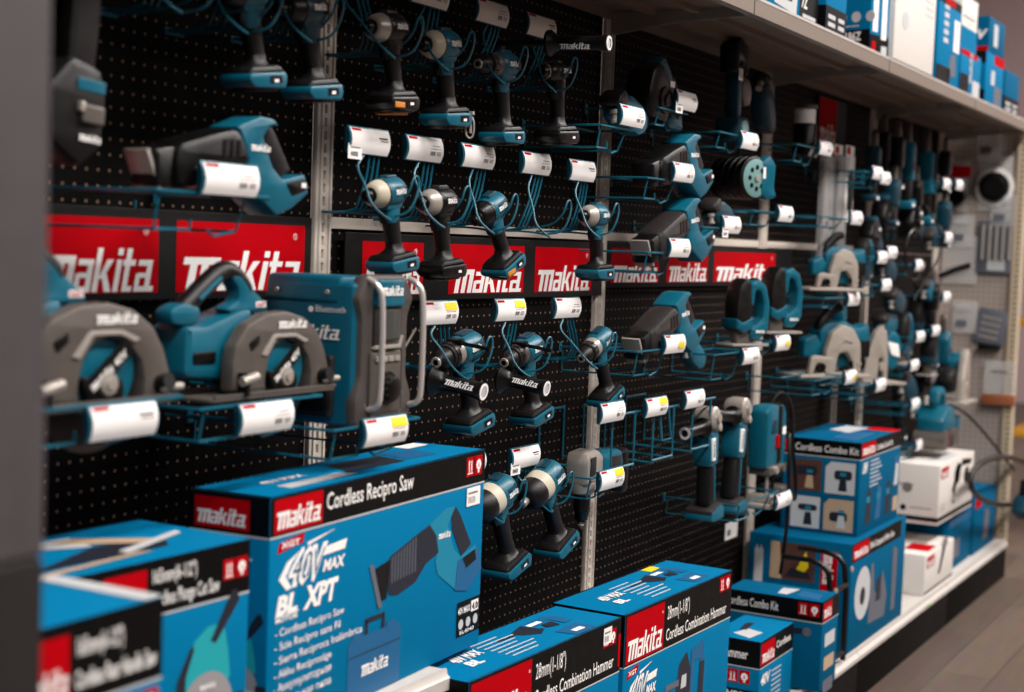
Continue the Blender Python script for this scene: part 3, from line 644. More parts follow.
def trim_router():
    t = empty('trim_router')
    m = MB(); m.prism(rnd([(-.085, -.08), (-.09, .085), (-.07, .10), (.005, .10), (.01, .02), (.005, -.08)], .008), -.03, .03, teal, .01); m.prism(rnd([(-.06, .02), (-.05, .06), (-.02, .06), (-.015, .02)], .006), -.034, .03, dteal, .004); m.build('front_housing', t)
    m = MB(); m.prism(rnd([(.004, -.07), (.0, .098), (.018, .104), (.030, .09), (.032, -.07)], .008), -.034, .02, rub, .008); m.build('rubber_strip', t)
    m = MB(); m.prism(rnd([(.03, -.12), (.03, .09), (.05, .10), (.075, .07), (.078, -.10)], .008), -.03, .03, teal, .012); m.rect(FR(.034, -.0305, .01), 0, 0, .03, .022, wht); m.build('rear_housing', t)
    m = MB(); m.box(-.07, .08, -.035, .03, -.10, -.075, gry, .004); m.tube([(-.05, -.02, -.1), (-.05, -.02, -.18)], .005, sil); m.tube([(.0, -.02, -.1), (.0, -.02, -.18)], .005, blk); m.lathe((-.03, -.03, -.086), (0, -1, 0), [(0, .012), (.014, .011)], sil, 12); m.lathe((.03, -.03, -.086), (0, -1, 0), [(0, .012), (.014, .011)], gry, 12); m.build('clamp_frame', t)
    m = MB(); m.prism(rnd([(-.10, -.19), (.10, -.19), (.10, -.178), (-.10, -.178)], .003), -.05, .04, sil, .002); m.box(-.07, -.03, -.045, .03, -.178, -.155, sil, .004); m.box(.02, .09, -.045, .03, -.178, -.14, gry, .006); m.build('base', t)
    m = MB(); m.box(-.018, -.003, -.037, -.028, -.025, .012, red, .002); m.build('lock_button', t)
    m = MB(); m.tube([(.01, .0, .10), (.03, -.02, .14), (.08, -.04, .10), (.10, -.04, .0), (.085, -.04, -.10), (.10, -.04, -.17), (.13, -.05, -.20), (.14, -.04, -.10), (.11, -.03, .0), (.10, -.03, .02), (.075, -.04, -.04), (.06, -.05, -.16), (.055, -.05, -.28), (.05, -.04, -.40)], .0055, blk, 8, 2); m.build('power_cord', t); return t
def site_fan():
    """ribbed black drum with a perforated teal end"""
    t = empty('drum_sander')
    prof = [(0, .07)]
    for i in range(5): prof += [(.012+i*.03, .076), (.034+i*.03, .076), (.036+i*.03, .072), (.040+i*.03, .072)]
    m = MB(); m.lathe((0, .09, 0), (.15, -1, 0), prof, rub, 26); m.build('ribbed_drum', t)
    d = Vector((.15, -1, 0)).normalized(); p = Vector((0, .09, 0))+d*.152
    m = MB(); m.lathe(p, d, [(0, .07), (.008, .068), (.012, .056)], mat_hub, 26)
    q = p+d*.0125
    a = d.cross(Vector((0, 0, 1))).normalized(); b = a.cross(d)
    for k in range(8):
        an = 2*pi*k/8; m.lathe(q+(a*cos(an)+b*sin(an))*.038, d, [(0, .009), (.0008, .009)], blk, 10)
    m.lathe(q, d, [(0, .014), (.006, .012)], sil, 12); m.build('perforated_hub', t)
    m = MB(); m.prism(rnd([(.04, -.05), (.05, .06), (.09, .085), (.12, .05), (.115, -.03), (.13, -.065), (.08, -.075)], .012, 4), -.07, -.02, teal, .012); m.rect(FR(.055, -.0705, .0), 0, 0, .012, .04, wht); m.build('motor_body', t); return t
mat_hub = mat('pale_teal_hub', (110, 150, 150), .45)
def work_radio():
    t = empty('jobsite_radio')
    W, Dp, Ht = .19, .20, .275     # x 0..W, y -Dp..0, z 0..Ht
    m = MB(); m.prism(rnd([(0, 0), (W-.02, 0), (W-.02, Ht-.01), (.0, Ht-.01)], .012), -Dp, 0, dtr, .012)
    m.prism(rnd([(-.004, Ht-.052), (.12, Ht-.052), (.12, Ht), (.004, Ht)], .01), -Dp+.03, -.0, dtr, .008)
    F = LF(-.0006, 0, 0); m.logo(F, .050, .158, .125, .026, wht); m.text(F, .118, .208, .012, 'Bluetooth', wht, bold=.0)
    m.lathe((-.001, -.108, .212), (-1, 0, 0), [(0, .0055), (.0012, .0055)], wht, 12)
    m.lathe((-.003, -.03, Ht-.03), (-1, 0, 0), [(0, .005), (.003, .004)], sil, 10); m.lathe((-.003, -.145, Ht-.03), (-1, 0, 0), [(0, .005), (.003, .004)], sil, 10)
    m.build('body', t)
    m = MB(); m.prism(rnd([(-.165, .015), (-.085, .015), (-.06, .03), (-.05, .105), (-.07, .13), (-.165, .13)], .008), -.012, .002, dgr, .004, 'x'); m.prism(rnd([(-.155, .025), (-.09, .025), (-.072, .04), (-.064, .10), (-.08, .118), (-.155, .118)], .006), -.016, -.010, blk, .002, 'x'); m.build('speaker_grille', t)
    m = MB(); Y = -Dp-.012
    m.prism(rnd([(0.002, .0), (W-.004, .0), (W, .05), (W-.02, .09), (W-.02, .20), (W, .235), (W-.03, Ht+.004), (.03, Ht+.004), (.002, .235), (.016, .20), (.016, .09), (.0, .05)], .010), Y, -Dp+.02, rgy, .010)
    m.build('bumper_frame', t)
    m = MB(); m.prism(rnd([(.045, Ht-.055), (W-.05, Ht-.055), (W-.055, Ht-.005), (.05, Ht-.005)], .006), Y-.012, Y+.008, teal, .004); m.logo(FR(.052, Y-.0125, Ht-.034), 0, 0, .075, .018, wht)
    m.build('top_panel', t)
    m = MB(); m.box(.048, W-.052, Y-.006, Y+.004, .145, .222, dgr, .004); m.box(.072, W-.060, Y-.009, Y+.004, .158, .215, glass, .003); m.box(.06, W-.07, Y-.0095, Y, .225, .235, sil, .001); m.build('display', t)
    m = MB(); m.box(.038, W-.045, Y-.005, Y+.004, .018, .140, gry, .008)
    for i in range(4): m.box(.052+i*.021, .068+i*.021, Y-.009, Y, .118, .128, sil, .001)
    m.prism(rnd([(.045, .142), (W-.06, .142), (W-.05, .165), (W-.056, .165), (W-.064, .149), (.05, .149)], .002), Y-.010, Y, sil, .001); m.build('control_panel', t)
    m = MB(); m.lathe((.096, Y-.004, .068), (0, -1, 0), [(0, .032), (.004, .031), (.005, .024), (.018, .022), (.020, .018)], blk, 24)
    for k in range(12):
        a = 2*pi*k/12; m.lathe((.096+.022*cos(a), Y-.008, .068+.022*sin(a)), (0, -1, 0), [(0, .003), (.013, .003)], dgr, 6)
    m.build('tuning_knob', t)
    for xx in (.040, W-.012):
        m = MB(); m.tube([(xx, Y, .03), (xx, Y-.022, .036), (xx, Y-.028, .06), (xx, Y-.028, .235), (xx-.004, Y-.018, .262), (xx-.006, Y+.004, .272)], .0058, bar, 10, 2); m.build('protective_bar', t)
    m = MB(); m.tube([(.17, -Dp+.02, .10), (.215, -Dp+.0, .175)], .002, sil, 6); m.build('antenna', t)
    return t
rgy = mat('radio_bumper_grey', (76, 70, 68), .42, noise=.1)
bar = mat('bright_bar_metal', (214, 206, 202), .28, .45)
dtr = mat('radio_teal', (0, 84, 108), .38, noise=.05)
def stick_tool():
    """dark stick tool hung upright: slim body, teal stripe, silver latch near the bottom"""
    t = empty('cordless_stick_tool')
    m = MB(); m.prism(rnd([(-.03, -.10), (-.026, .28), (.03, .28), (.036, .0), (.030, -.10)], .012), -.03, .03, blk, .014); m.prism(rnd([(-.018, .06), (-.006, .06), (-.0, .20), (-.012, .20)], .003), -.0318, -.02, teal, .001); m.build('body', t)
    m = MB(); m.prism(rnd([(-.06, -.20), (-.075, -.12), (-.03, -.07), (.03, -.08), (.045, -.12), (.04, -.20), (.0, -.23)], .012), -.042, .04, rub, .014)
    m.box(-.02, .036, -.0435, -.04, -.118, -.10, teal, .001); m.build('battery_pack', t)
    m = MB(); m.box(-.012, .032, -.050, -.040, -.165, -.138, gry, .003); m.box(-.018, -.008, -.05, -.04, -.15, -.135, sil, .002); m.logo(FR(-.014, -.0435, -.192), 0, 0, .045, .011, wht); m.build('latch', t); return t
def circular_grinder(col):
    """stubby grinder / trimmer lying in a cradle, with a silver fitting at the left"""
    t = empty('compact_grinder'); bc = {'teal': teal, 'dark': dteal}[col]
    m = MB(); m.prism(rnd([(-.07, .03), (-.08, -.02), (-.02, -.05), (.07, -.07), (.12, -.05), (.13, .0), (.09, .03), (.0, .055)], .018, 4), -.035, .035, bc, .018); m.build('body', t)
    m = MB(); m.prism(rnd([(-.095, .04), (-.10, .012), (-.04, .0), (-.02, .04), (-.05, .066)], .012, 4), -.038, .038, dgr, .014); m.build('front_housing', t)
    m = MB(); m.lathe((-.078, -.01, .0), (0, -.1, -1), [(0, .014), (.012, .014), (.014, .009), (.03, .009), (.032, .013), (.04, .013)], sil, 14); m.build('spindle', t)
    m = MB(); m.prism(rnd([(.09, -.065), (.13, -.04), (.145, .0), (.12, .02), (.105, -.02)], .01), -.030, .030, rub, .008); m.build('rear_cap', t); return t
def cable_tool():
    """black frame saw with a blue-teal upper edge"""
    t = empty('track_saw')
    m = MB(); m.prism(rnd([(-.11, -.06), (-.13, .0), (-.10, .07), (-.04, .09), (.0, .05), (.02, -.02), (.0, -.07)], .02, 4), -.04, .04, blk, .016); m.build('front_housing', t)
    m = MB(); m.prism(rnd([(-.06, .085), (-.02, .11), (.03, .07), (.07, .0), (.11, -.03), (.12, -.08), (.02, -.08), (.0, .0), (-.03, .06)], .012, 4), -.035, .035, dteal, .014); m.rect(FR(.01, -.0355, .03), 0, 0, .03, .016, wht); m.build('rear_body', t)
    m = MB(); m.prism(rnd([(.05, .05), (.08, .07), (.12, .03), (.14, -.04), (.12, -.08), (.10, -.07), (.115, -.03), (.09, .03)], .008), -.018, .018, rub, .008); m.build('rear_grip', t)
    m = MB(); m.lathe((-.03, -.04, -.01), (0, -1, 0), [(0, .038), (.006, .036), (.007, .018), (.012, .016)], blk, 20); m.build('side_disc', t); return t
def hedge_tool():
    """tall dark tool hung upright with a white-grey plastic guard"""
    t = empty('blower_tool')
    m = MB(); m.prism(rnd([(-.05, .06), (-.06, .14), (-.01, .17), (.05, .15), (.06, .08), (.03, .05), (.02, .09), (-.02, .10), (-.03, .06)], .012, 4), -.03, .03, blk, .013); m.build('head', t)
    m = MB(); m.prism(rnd([(-.012, -.08), (-.018, .08), (.018, .10), (.022, -.06)], .006), -.022, .022, dteal, .008); m.build('pole', t)
    m = MB(); m.prism(rnd([(.03, .0), (.03, .06), (.09, .05), (.11, .02), (.10, -.02), (.05, -.03)], .008), -.02, .02, gry, .005); m.build('guard', t)
    m = MB(); m.prism(rnd([(-.05, -.14), (-.045, -.07), (.04, -.06), (.06, -.10), (.04, -.15)], .012), -.04, .04, dteal, .012); m.lathe((-.005, -.036, -.10), (0, -1, 0), [(0, .026), (.01, .024)], mat_hub, 18); m.build('motor_body', t)
    m = MB(); m.box(-.04, -.008, -.032, -.030, .04, .075, card, .001); m.build('price_sticker', t); return t
def vertical_tool(col, tall):
    """upright planer-like tool with a pale plastic tip, seen small and blurred"""
    t = empty('multi_tool'); bc = {'teal': teal, 'dark': dteal, 'black': blk}[col]; k = tall
    m = MB(); m.prism(rnd([(-.03, -.06*k), (-.035, .06*k), (-.01, .10*k), (.03, .09*k), (.038, .0), (.032, -.06*k)], .012, 4), -.034, .034, bc, .014); m.box(-.015, .02, -.0355, -.03, -.02, .02, blk, .002); m.build('body', t)
    m = MB(); m.prism(rnd([(-.016, .08*k), (-.012, .16*k), (.004, .18*k), (.018, .13*k), (.022, .08*k)], .006), -.015, .015, gry, .006); m.build('tip', t)
    m = MB(); m.prism(rnd([(-.024, -.14*k), (-.026, -.055*k), (.026, -.055*k), (.030, -.13*k)], .010), -.024, .024, rub, .012); m.build('grip', t)
    m = MB(); m.prism(rnd([(-.046, -.17*k), (-.046, -.14*k), (.044, -.132*k), (.05, -.165*k)], .008), -.036, .036, bc, .008); m.box(-.02, .012, -.0375, -.03, -.162*k, -.148*k, card, .001); m.build('battery_foot', t); return t
def belt_sander():
    t = empty('belt_sander')
    m = MB(); m.prism(rnd([(-.09, -.02), (-.09, .03), (-.03, .07), (.06, .07), (.10, .03), (.10, -.02)], .014, 4), -.05, .05, teal, .016); m.prism(rnd([(-.06, .08), (-.05, .125), (.0, .14), (.05, .12), (.055, .07), (.035, .07), (.03, .1), (.0, .11), (-.03, .10), (-.04, .07)], .008), -.02, .02, teal, .008); m.build('body', t)
    m = MB(); m.lathe((-.07, -.056, -.045), (0, 1, 0), [(0, .035), (.11, .035)], gry, 20); m.build('belt_roller', t); m = MB(); m.lathe((.08, -.056, -.045), (0, 1, 0), [(0, .035), (.11, .035)], gry, 20); m.build('belt_roller', t)
    m = MB(); m.prism(rnd([(-.07, -.083), (.08, -.083), (.10, -.06), (.08, -.012), (-.07, -.012), (-.09, -.06)], .012), -.045, .045, pbrown, .002); m.build('sanding_belt', t)
    m = MB(); m.lathe((.135, -.02, .0), (0, -1, 0), [(0, .03), (.03, .028)], teal, 16); m.build('front_knob', t); return t

# ============================================================== PLACEMENT
Yp = -.15
# top row of pistol tools
put(stick_tool, (), 72, 12, -.14, 'black stick-shaped tool with a silver latch, hung beside the left edge post', 'cordless tool', tilt=-4, sc=.95)
put(impact_driver, ('teal', 'black', 'teal'), 241, -8, Yp, 'teal impact driver cut off by the photo top, left of the slotted upright', 'impact driver', tilt=8, sc=.82)
put(impact_driver, ('dark', 'black', 'teal'), 301, 9, Yp, 'teal-footed impact driver hanging directly over the first slotted upright', 'impact driver', tilt=8, sc=.82)
put(impact_driver, ('black', 'silver', 'black', 0, 1), 385, 28, Yp, 'all-black impact driver with silver collar in the top row, orange terminals under its foot', 'impact driver', tilt=6, sc=.80)
put(impact_driver, ('teal', 'cream', 'teal', 1), 439, 45, Yp, 'teal impact driver with cream nose and a dangling metal belt clip, top row', 'impact driver', tilt=6, sc=.84)
put(hammer_drill, ('teal', 'grey', 'teal', 0), 497, 65, Yp, 'teal hammer drill in the top row, left of the long side handle', 'drill', tilt=5, sc=.80)
put(small_driver, ('black',), 553, 72, Yp, 'slim all-black drill with silver chuck ring at the right end of the top row', 'drill', tilt=5, sc=.86)
# second row
put(impact_driver, ('teal', 'cream', 'teal'), 384, 193, Yp, 'teal impact driver with a cream nose ring in the second row, above the radio', 'impact driver', tilt=8, sc=.80)
put(impact_driver, ('black', 'silver', 'black'), 436, 202, Yp, 'all-black impact driver with silver gearcase in the second row', 'impact driver', tilt=5, sc=.80)
put(impact_driver, ('teal', 'black', 'teal', 0, 1), 488, 210, Yp, 'teal impact driver with black nose, tilted to show the orange terminals under its foot', 'impact driver', tilt=25, sc=.80)
put(impact_driver, ('teal', 'silver', 'teal'), 593, 216, Yp, 'teal impact driver hanging in front of the middle slotted upright, second row', 'impact driver', tilt=2, sc=.80)
# third row
put(hammer_drill, ('teal', 'silver', 'teal'), 458, 351, -.14, 'teal hammer drill with black side handle, right beside the radio', 'drill', tilt=13, sc=.88)
put(hammer_drill, ('teal', 'grey', 'teal'), 522, 352, -.14, 'teal hammer drill with black side handle, second one right of the radio', 'drill', tilt=14, sc=.84)
put(hammer_drill, ('teal', 'silver', 'teal', 0), 595, 345, -.15, 'teal drill without side handle, nose down beside the middle upright', 'drill', tilt=22, sc=.80)
# fourth row
put(impact_wrench, ('teal', 'cream', 'teal'), 492, 498, -.15, 'teal impact wrench with cream gearcase, half hidden behind the big saw carton', 'impact wrench', tilt=18, sc=.90)
put(impact_wrench, ('teal', 'cream', 'teal'), 541, 484, -.15, 'teal impact wrench with black rubber nose and cream gearcase, fully visible', 'impact wrench', tilt=23, sc=.90)
put(angle_impact, (), 584, 469, -.15, 'right-angle drill with silver gear head pointing down, before the middle upright', 'drill', tilt=0, sc=1.05)
# long side handle over the top row
t = empty('side_handle', at(548, 43, -.20)); t.scale = (.92, .92, .92); tag(t, 'long black auxiliary handle with white end ring, top row before the upright', 'tool handle')
d = Vector((.10, -1, -.02)).normalized()
m = MB(); m.lathe((0, 0, 0), d, [(-.13, .007), (-.01, .007), (-.008, .012), (0, .030), (.007, .031), (.016, .024), (.028, .0165), (.12, .0165), (.135, .019), (.15, .019)], blk, 24); m.lathe((0, .13, 0), (0, 0, 1), [(-.012, .014), (.012, .014)], dgr, 14); m.build('grip', t)
m = MB(); m.lathe(d*.15, d, [(0, .0165), (.002, .0165), (.002, .011)], wht, 20, False); m.lathe(d*.15, d, [(0, .0115), (.0006, .001)], mat_ring, 20); m.build('end_ring', t)
V = Vector((-.5, 0, .86)); V = (V-d*V.dot(d)).normalized(); nn = d.cross(V)
m = MB(); m.logo((d*.035+nn*.0172, d, V), 0, -.007, .075, .015, wht, .0006); m.build('lettering', t)

# saws and radio of the first bay
put(reciprocating_saw, ('teal', 'black'), 219, 165, -.20, 'black and teal reciprocating saw high above the left red banner', 'reciprocating saw', sc=.86)
put(circular_saw, ('grey',), 264, 368, -.22, 'teal circular saw with grey guard standing left of the radio', 'circular saw', sc=.91)
put(circular_saw, ('grey',), 80, 374, -.22, 'teal circular saw with grey guard, half hidden by the left edge post', 'circular saw', sc=.98)
o = put(work_radio, (), 262, 418, -.08, 'teal and grey jobsite radio with chrome bars beside the circular saw', 'radio', yaw=0, sc=.93)

# third and further bays
put(circular_grinder, ('teal',), 622, 112, -.16, 'teal and grey compact grinder lying in the highest cradle right of the upright', 'grinder', sc=.80, tilt=0)
put(cable_tool, (), 656, 98, -.16, 'black saw with dark teal rear edge in the top of the third bay', 'saw', sc=.95)
put(hedge_tool, (), 733, 95, -.16, 'dark upright tool with grey guard and round pale hub, top of the third bay', 'cordless tool', sc=.95)
put(circular_grinder, ('dark',), 762, 100, -.12, 'dark teal compact grinder behind the pale hub, top right of the third bay', 'grinder', sc=.8, tilt=-50)
put(reciprocating_saw, ('teal', 'black', 0), 672, 168, -.17, 'black and teal reciprocating saw in the second row of the third bay', 'reciprocating saw', sc=.95, tilt=4)
put(site_fan, (), 738, 178, -.14, 'black ribbed drum sander with pale perforated hub, third bay', 'sander', sc=.82, yaw=-28)
put(reciprocating_saw, ('teal', 'grey'), 672, 236, -.17, 'grey-booted reciprocating saw hanging just above the third red banner', 'reciprocating saw', sc=.98, tilt=8)
put(circular_grinder, ('dark',), 716, 214, -.15, 'small black and dark teal grinder right of the grey-booted reciprocating saw', 'grinder', sc=.72)
put(reciprocating_saw, ('teal', 'grey'), 663, 330, -.17, 'grey-booted reciprocating saw below the red banners, beside a yellow-dotted tag', 'reciprocating saw', sc=.95, tilt=8)
put(circular_grinder, ('teal',), 690, 352, -.13, 'low teal grinder half hidden under the lower reciprocating saw', 'grinder', sc=.62, tilt=-12)
put(jigsaw, ('teal',), 745, 312, -.17, 'teal jigsaw with black top handle, left one of the pair', 'jigsaw', sc=.92, yaw=-25)
put(jigsaw, ('teal',), 779, 300, -.17, 'teal jigsaw with black top handle, right one of the pair', 'jigsaw', sc=.96, yaw=-25)
put(angle_grinder, (), 707, 417, -.18, 'hanging teal angle grinder with its white-ringed side handle towards the left', 'grinder', sc=.92, tilt=4)
put(angle_grinder, (), 737, 408, -.17, 'hanging teal angle grinder between the white-ringed one and the router', 'grinder', sc=.98, tilt=-6)
put(trim_router, (), 768, 438, -.17, 'teal trim router with silver base and looping black cord', 'router', sc=1.08)
put(plunge_saw, (), 836, 275, -.17, 'small silver-guarded plunge saw in the upper cradle of the fourth bay', 'plunge saw', sc=.80, yaw=-38)
put(plunge_saw, (), 833, 357, -.17, 'silver-guarded plunge saw in the lower cradle, beside the yellow-dotted tag', 'plunge saw', sc=1.0, yaw=-38)
put(disc_guard_saw, (), 868, 357, -.17, 'metal-cutting saw with tall silver guard right of the lower plunge saw', 'saw', sc=1.0, yaw=-35)
put(vertical_tool, ('teal', 1.0), 838, 325, -.10, 'teal multi tool hanging behind the lower plunge saw', 'cordless tool', sc=.75)
# lamp tool
t = empty('work_lantern', at(804, 138, -.14)); tag(t, 'black cordless lantern with a white lamp head on the fourth bay', 'lantern')
m = MB(); m.lathe((0, 0, -.06), (0, 0, 1), [(0, .034), (.006, .040), (.10, .040), (.106, .036)], blk, 22); m.build('base', t)
m = MB(); m.lathe((0, 0, .046), (0, 0, 1), [(0, .036), (.004, .034), (.045, .034), (.048, .03)], wht, 22); m.build('lamp_head', t)
m = MB(); m.lathe((0, 0, .094), (0, 0, 1), [(0, .04), (.012, .04), (.018, .03)], gry, 22); m.build('cap', t)
m = MB(); m.tube([(-.028, -.03, -.06), (-.026, -.044, -.03), (0, -.048, -.016), (.026, -.044, -.03), (.028, -.03, -.06)], .006, wht, 8, 1); m.build('carry_loop', t)
# bags of accessories
for i, (px, py, L, W) in enumerate([(822, 200, .19, .05), (836, 199, .19, .05), (848, 188, .15, .05)]):
    t = empty('accessory_bag', at(px, py, -.10-.01*i)); tag(t, ['clear bag of long grey tubes, leftmost of three hanging on the fourth bay', 'clear bag of long grey tubes, middle of three hanging on the fourth bay', 'white card with a dark fitting, rightmost of three hanging on the fourth bay'][i], 'accessory pack')
    m = MB(); m.box(-W, W, -.002, 0, L-.035, L, wht, .0008); m.rect(FR(-W, -.0022, L-.035), .01, .004, .05, .03, red); m.build('header_card', t)
    m = MB()
    if i < 2:
        for k in range(5): m.lathe((-W*.8+k*W*.4, -.012, -L), (0, 0, 1), [(0, .008), (L*1.7, .007)], gry, 8)
    else:
        m.box(-W, W, -.006, 0, -L*.8, L-.036, wht, .001); m.prism(rnd([(-.02, -.08), (-.03, .03), (.0, .07), (.03, .02), (.02, -.08)], .01), -.014, -.006, inkk, .003)
    m.build('contents', t)
    if i < 2: m = MB(); m.box(-W-.004, W+.004, -.026, -.0005, -L*1.06, L-.037, film, .004); m.build('clear_bag', t)
# white blank card on the lower pegboard
m = MB(); m.box(-.055, .055, -.002, 0, -.028, .028, card, .0006); m.rect(FR(-.04, -.0022, -.015), 0, 0, .03, .02, inkg); o = m.build('notice_card'); o.location = at(731, 530, -.0005); tag(o, 'small white card on the bare lower pegboard of the third bay', 'card')
# wall strip behind the fourth bay boxes
for i, (px, z0, z1, w_) in enumerate([(832, H-.62, H-.30, .03), (858, H-.60, H-.10, .014)]):
    p = at(px, 405, -.03); m = MB()
    m.box(-w_, -w_*.35, -.008, 0, z0, z1, paint, .001); m.box(w_*.35, w_, -.008, 0, z0, z1, paint, .001); m.box(-w_*.35, w_*.35, -.004, 0, z0, z1, dgr); m.box(-.006, .006, 0, .026, z1-.03, z1-.01, paint)
    o = m.build('hanging_rail'); o.location = (p.x, p.y, 0); tag(o, ['wide pale hanging rail rising behind the combo kit carton', 'thin pale hanging rail rising behind the combo kit carton'][i], 'rail')

# fifth bay: small blurred tools
far = [
 (vertical_tool, ('dark', 1.0), 873, 166, -.12, -4, 0.78, 'dark teal upright tool nearest the fourth bay, top row of the fifth bay', 'cordless tool'),
 (vertical_tool, ('black', 1.1), 884, 151, -.12, 6, 0.70, 'black upright tool with pale tip above a white tag, fifth bay', 'cordless tool'),
 (vertical_tool, ('black', 1.0), 897, 156, -.15, 3, 0.78, 'slim black tool in the middle of the fifth bay top row', 'cordless tool'),
 (vertical_tool, ('teal', 1.1), 907, 166, -.15, 3, 0.90, 'teal upright tool with grey tip, left of the tallest teal one, fifth bay', 'cordless tool'),
 (vertical_tool, ('teal', 1.2), 926, 178, -.15, 6, 0.94, 'tallest teal upright tool with grey tip, fifth bay top row', 'cordless tool'),
 (vertical_tool, ('black', .9), 945, 166, -.20, 0, 0.74, 'black tool at the top corner of the pale end panel', 'cordless tool'),
 (vertical_tool, ('dark', .9), 944, 218, -.20, 0, 0.82, 'dark tool hanging below the tags beside the pale end panel', 'cordless tool'),
 (cable_tool, (), 885, 215, -.14, 10, .8, 'dark saw in the second row of the fifth bay, left', 'saw'),
 (cable_tool, (), 912, 222, -.14, 6, .9, 'dark saw in the second row of the fifth bay, right', 'saw'),
 (jigsaw, ('teal',), 863, 262, -.16, 0, .80, 'teal jigsaw right of the upper silver plunge saw', 'jigsaw'),
 (circular_grinder, ('dark',), 884, 268, -.17, 0, .8, 'dark grinder with silver fittings beside the teal jigsaw, fifth bay', 'grinder'),
 (circular_grinder, ('teal',), 884, 322, -.15, 6, .85, 'teal grinder behind the tall silver guard, fifth bay', 'grinder'),
 (jigsaw, ('teal',), 902, 338, -.17, 0, .95, 'teal jigsaw with silver shoe in the middle of the fifth bay', 'jigsaw'),
 (jigsaw, ('dark',), 917, 318, -.15, 0, .85, 'dark jigsaw behind the middle tags of the fifth bay', 'jigsaw'),
 (circular_grinder, ('dark',), 903, 385, -.16, -10, 1.0, 'dark grinder with round grey disc low in the fifth bay', 'grinder'),
 (vertical_tool, ('teal', 1.0), 943, 351, -.22, 10, 0.90, 'teal tool leaning beside the silver guard at the end panel', 'cordless tool'),
 (cable_tool, (), 922, 380, -.14, 0, .85, 'black saw with teal edge left of the far silver guard', 'saw'),
 (disc_guard_saw, (), 954, 378, -.28, 0, 1.05, 'metal-cutting saw with silver guard against the pale end panel', 'saw'),
 (vertical_tool, ('black', .9), 916, 196, -.17, 8, .75, 'small black tool between two teal ones, upper middle of the fifth bay', 'cordless tool'),
 (vertical_tool, ('dark', .9), 893, 196, -.17, -6, .75, 'small dark tool under the white tag, upper left of the fifth bay', 'cordless tool'),
 (circular_grinder, ('dark',), 930, 236, -.18, 20, .85, 'dark grinder beside the hanging black cable, fifth bay', 'grinder'),
 (cable_tool, (), 872, 236, -.14, 0, .7, 'small dark saw above the upper teal jigsaw, fifth bay', 'saw'),
 (circular_grinder, ('teal',), 925, 290, -.18, 0, .85, 'teal grinder just below the hanging black cable, fifth bay', 'grinder'),
 (vertical_tool, ('black', .9), 932, 300, -.20, 0, .8, 'black tool left of the end panel middle rail', 'cordless tool'),
 (circular_grinder, ('dark',), 893, 300, -.18, 0, .8, 'dark grinder just above the silver-shoed jigsaw, fifth bay', 'grinder'),
 (jigsaw, ('dark',), 930, 352, -.20, 0, .9, 'dark jigsaw left of the leaning teal tool, fifth bay', 'jigsaw'),
 (vertical_tool, ('black', .9), 899, 410, -.16, 10, .8, 'black tool low in the fifth bay above the combo carton', 'cordless tool'),
 (circular_grinder, ('teal',), 914, 408, -.18, 0, .8, 'small teal grinder left of the belt sander', 'grinder'),
 (belt_sander, (), 936, 425, -.26, 0, 1.15, 'teal belt sander with grey rollers above the white carton', 'sander'),
]
for fn, a, px, py, Y, tl, sc, lb, ct in far: put(fn, a, px, py, Y, lb, ct, tilt=tl, sc=sc)

# ------------------------------------------------------------------ hooks
def hook(kind, px, py, Y, label, group=None, **k):
    D = -Y
    if 'tp' in k:
        off = {'prong': .03, 'tray': -.014, 'rack': -.016}[kind]; p = at(*k['tp'], Y+off)-at(px, py, Y); k['tx'] = round(p.x, 3); k['tz'] = round(p.z, 3)
    g = lambda *a: tuple(k.get(n, d) for n, d in a)
    if kind == 'prong': key = (round(D, 2),)+g(('tx', -.035), ('tz', .1), ('yellow', 0), ('flap', 0), ('marks', 0), ('side', 1)); fn = prong_hook
    elif kind == 'tray': key = (round(D, 2),)+g(('w', .2), ('drop', .05), ('tx', .04), ('tz', 0), ('yellow', 0), ('flap', 0), ('marks', 0)); fn = tray_hook
    else: key = (round(D, 2),)+g(('w', .12), ('drop', .13), ('loop', 0), ('tx', 0), ('tz', 0), ('yellow', 0)); fn = empty_rack
    return put(fn, key, px, py, Y, label, 'hook', sc=k.get('sc', 1))
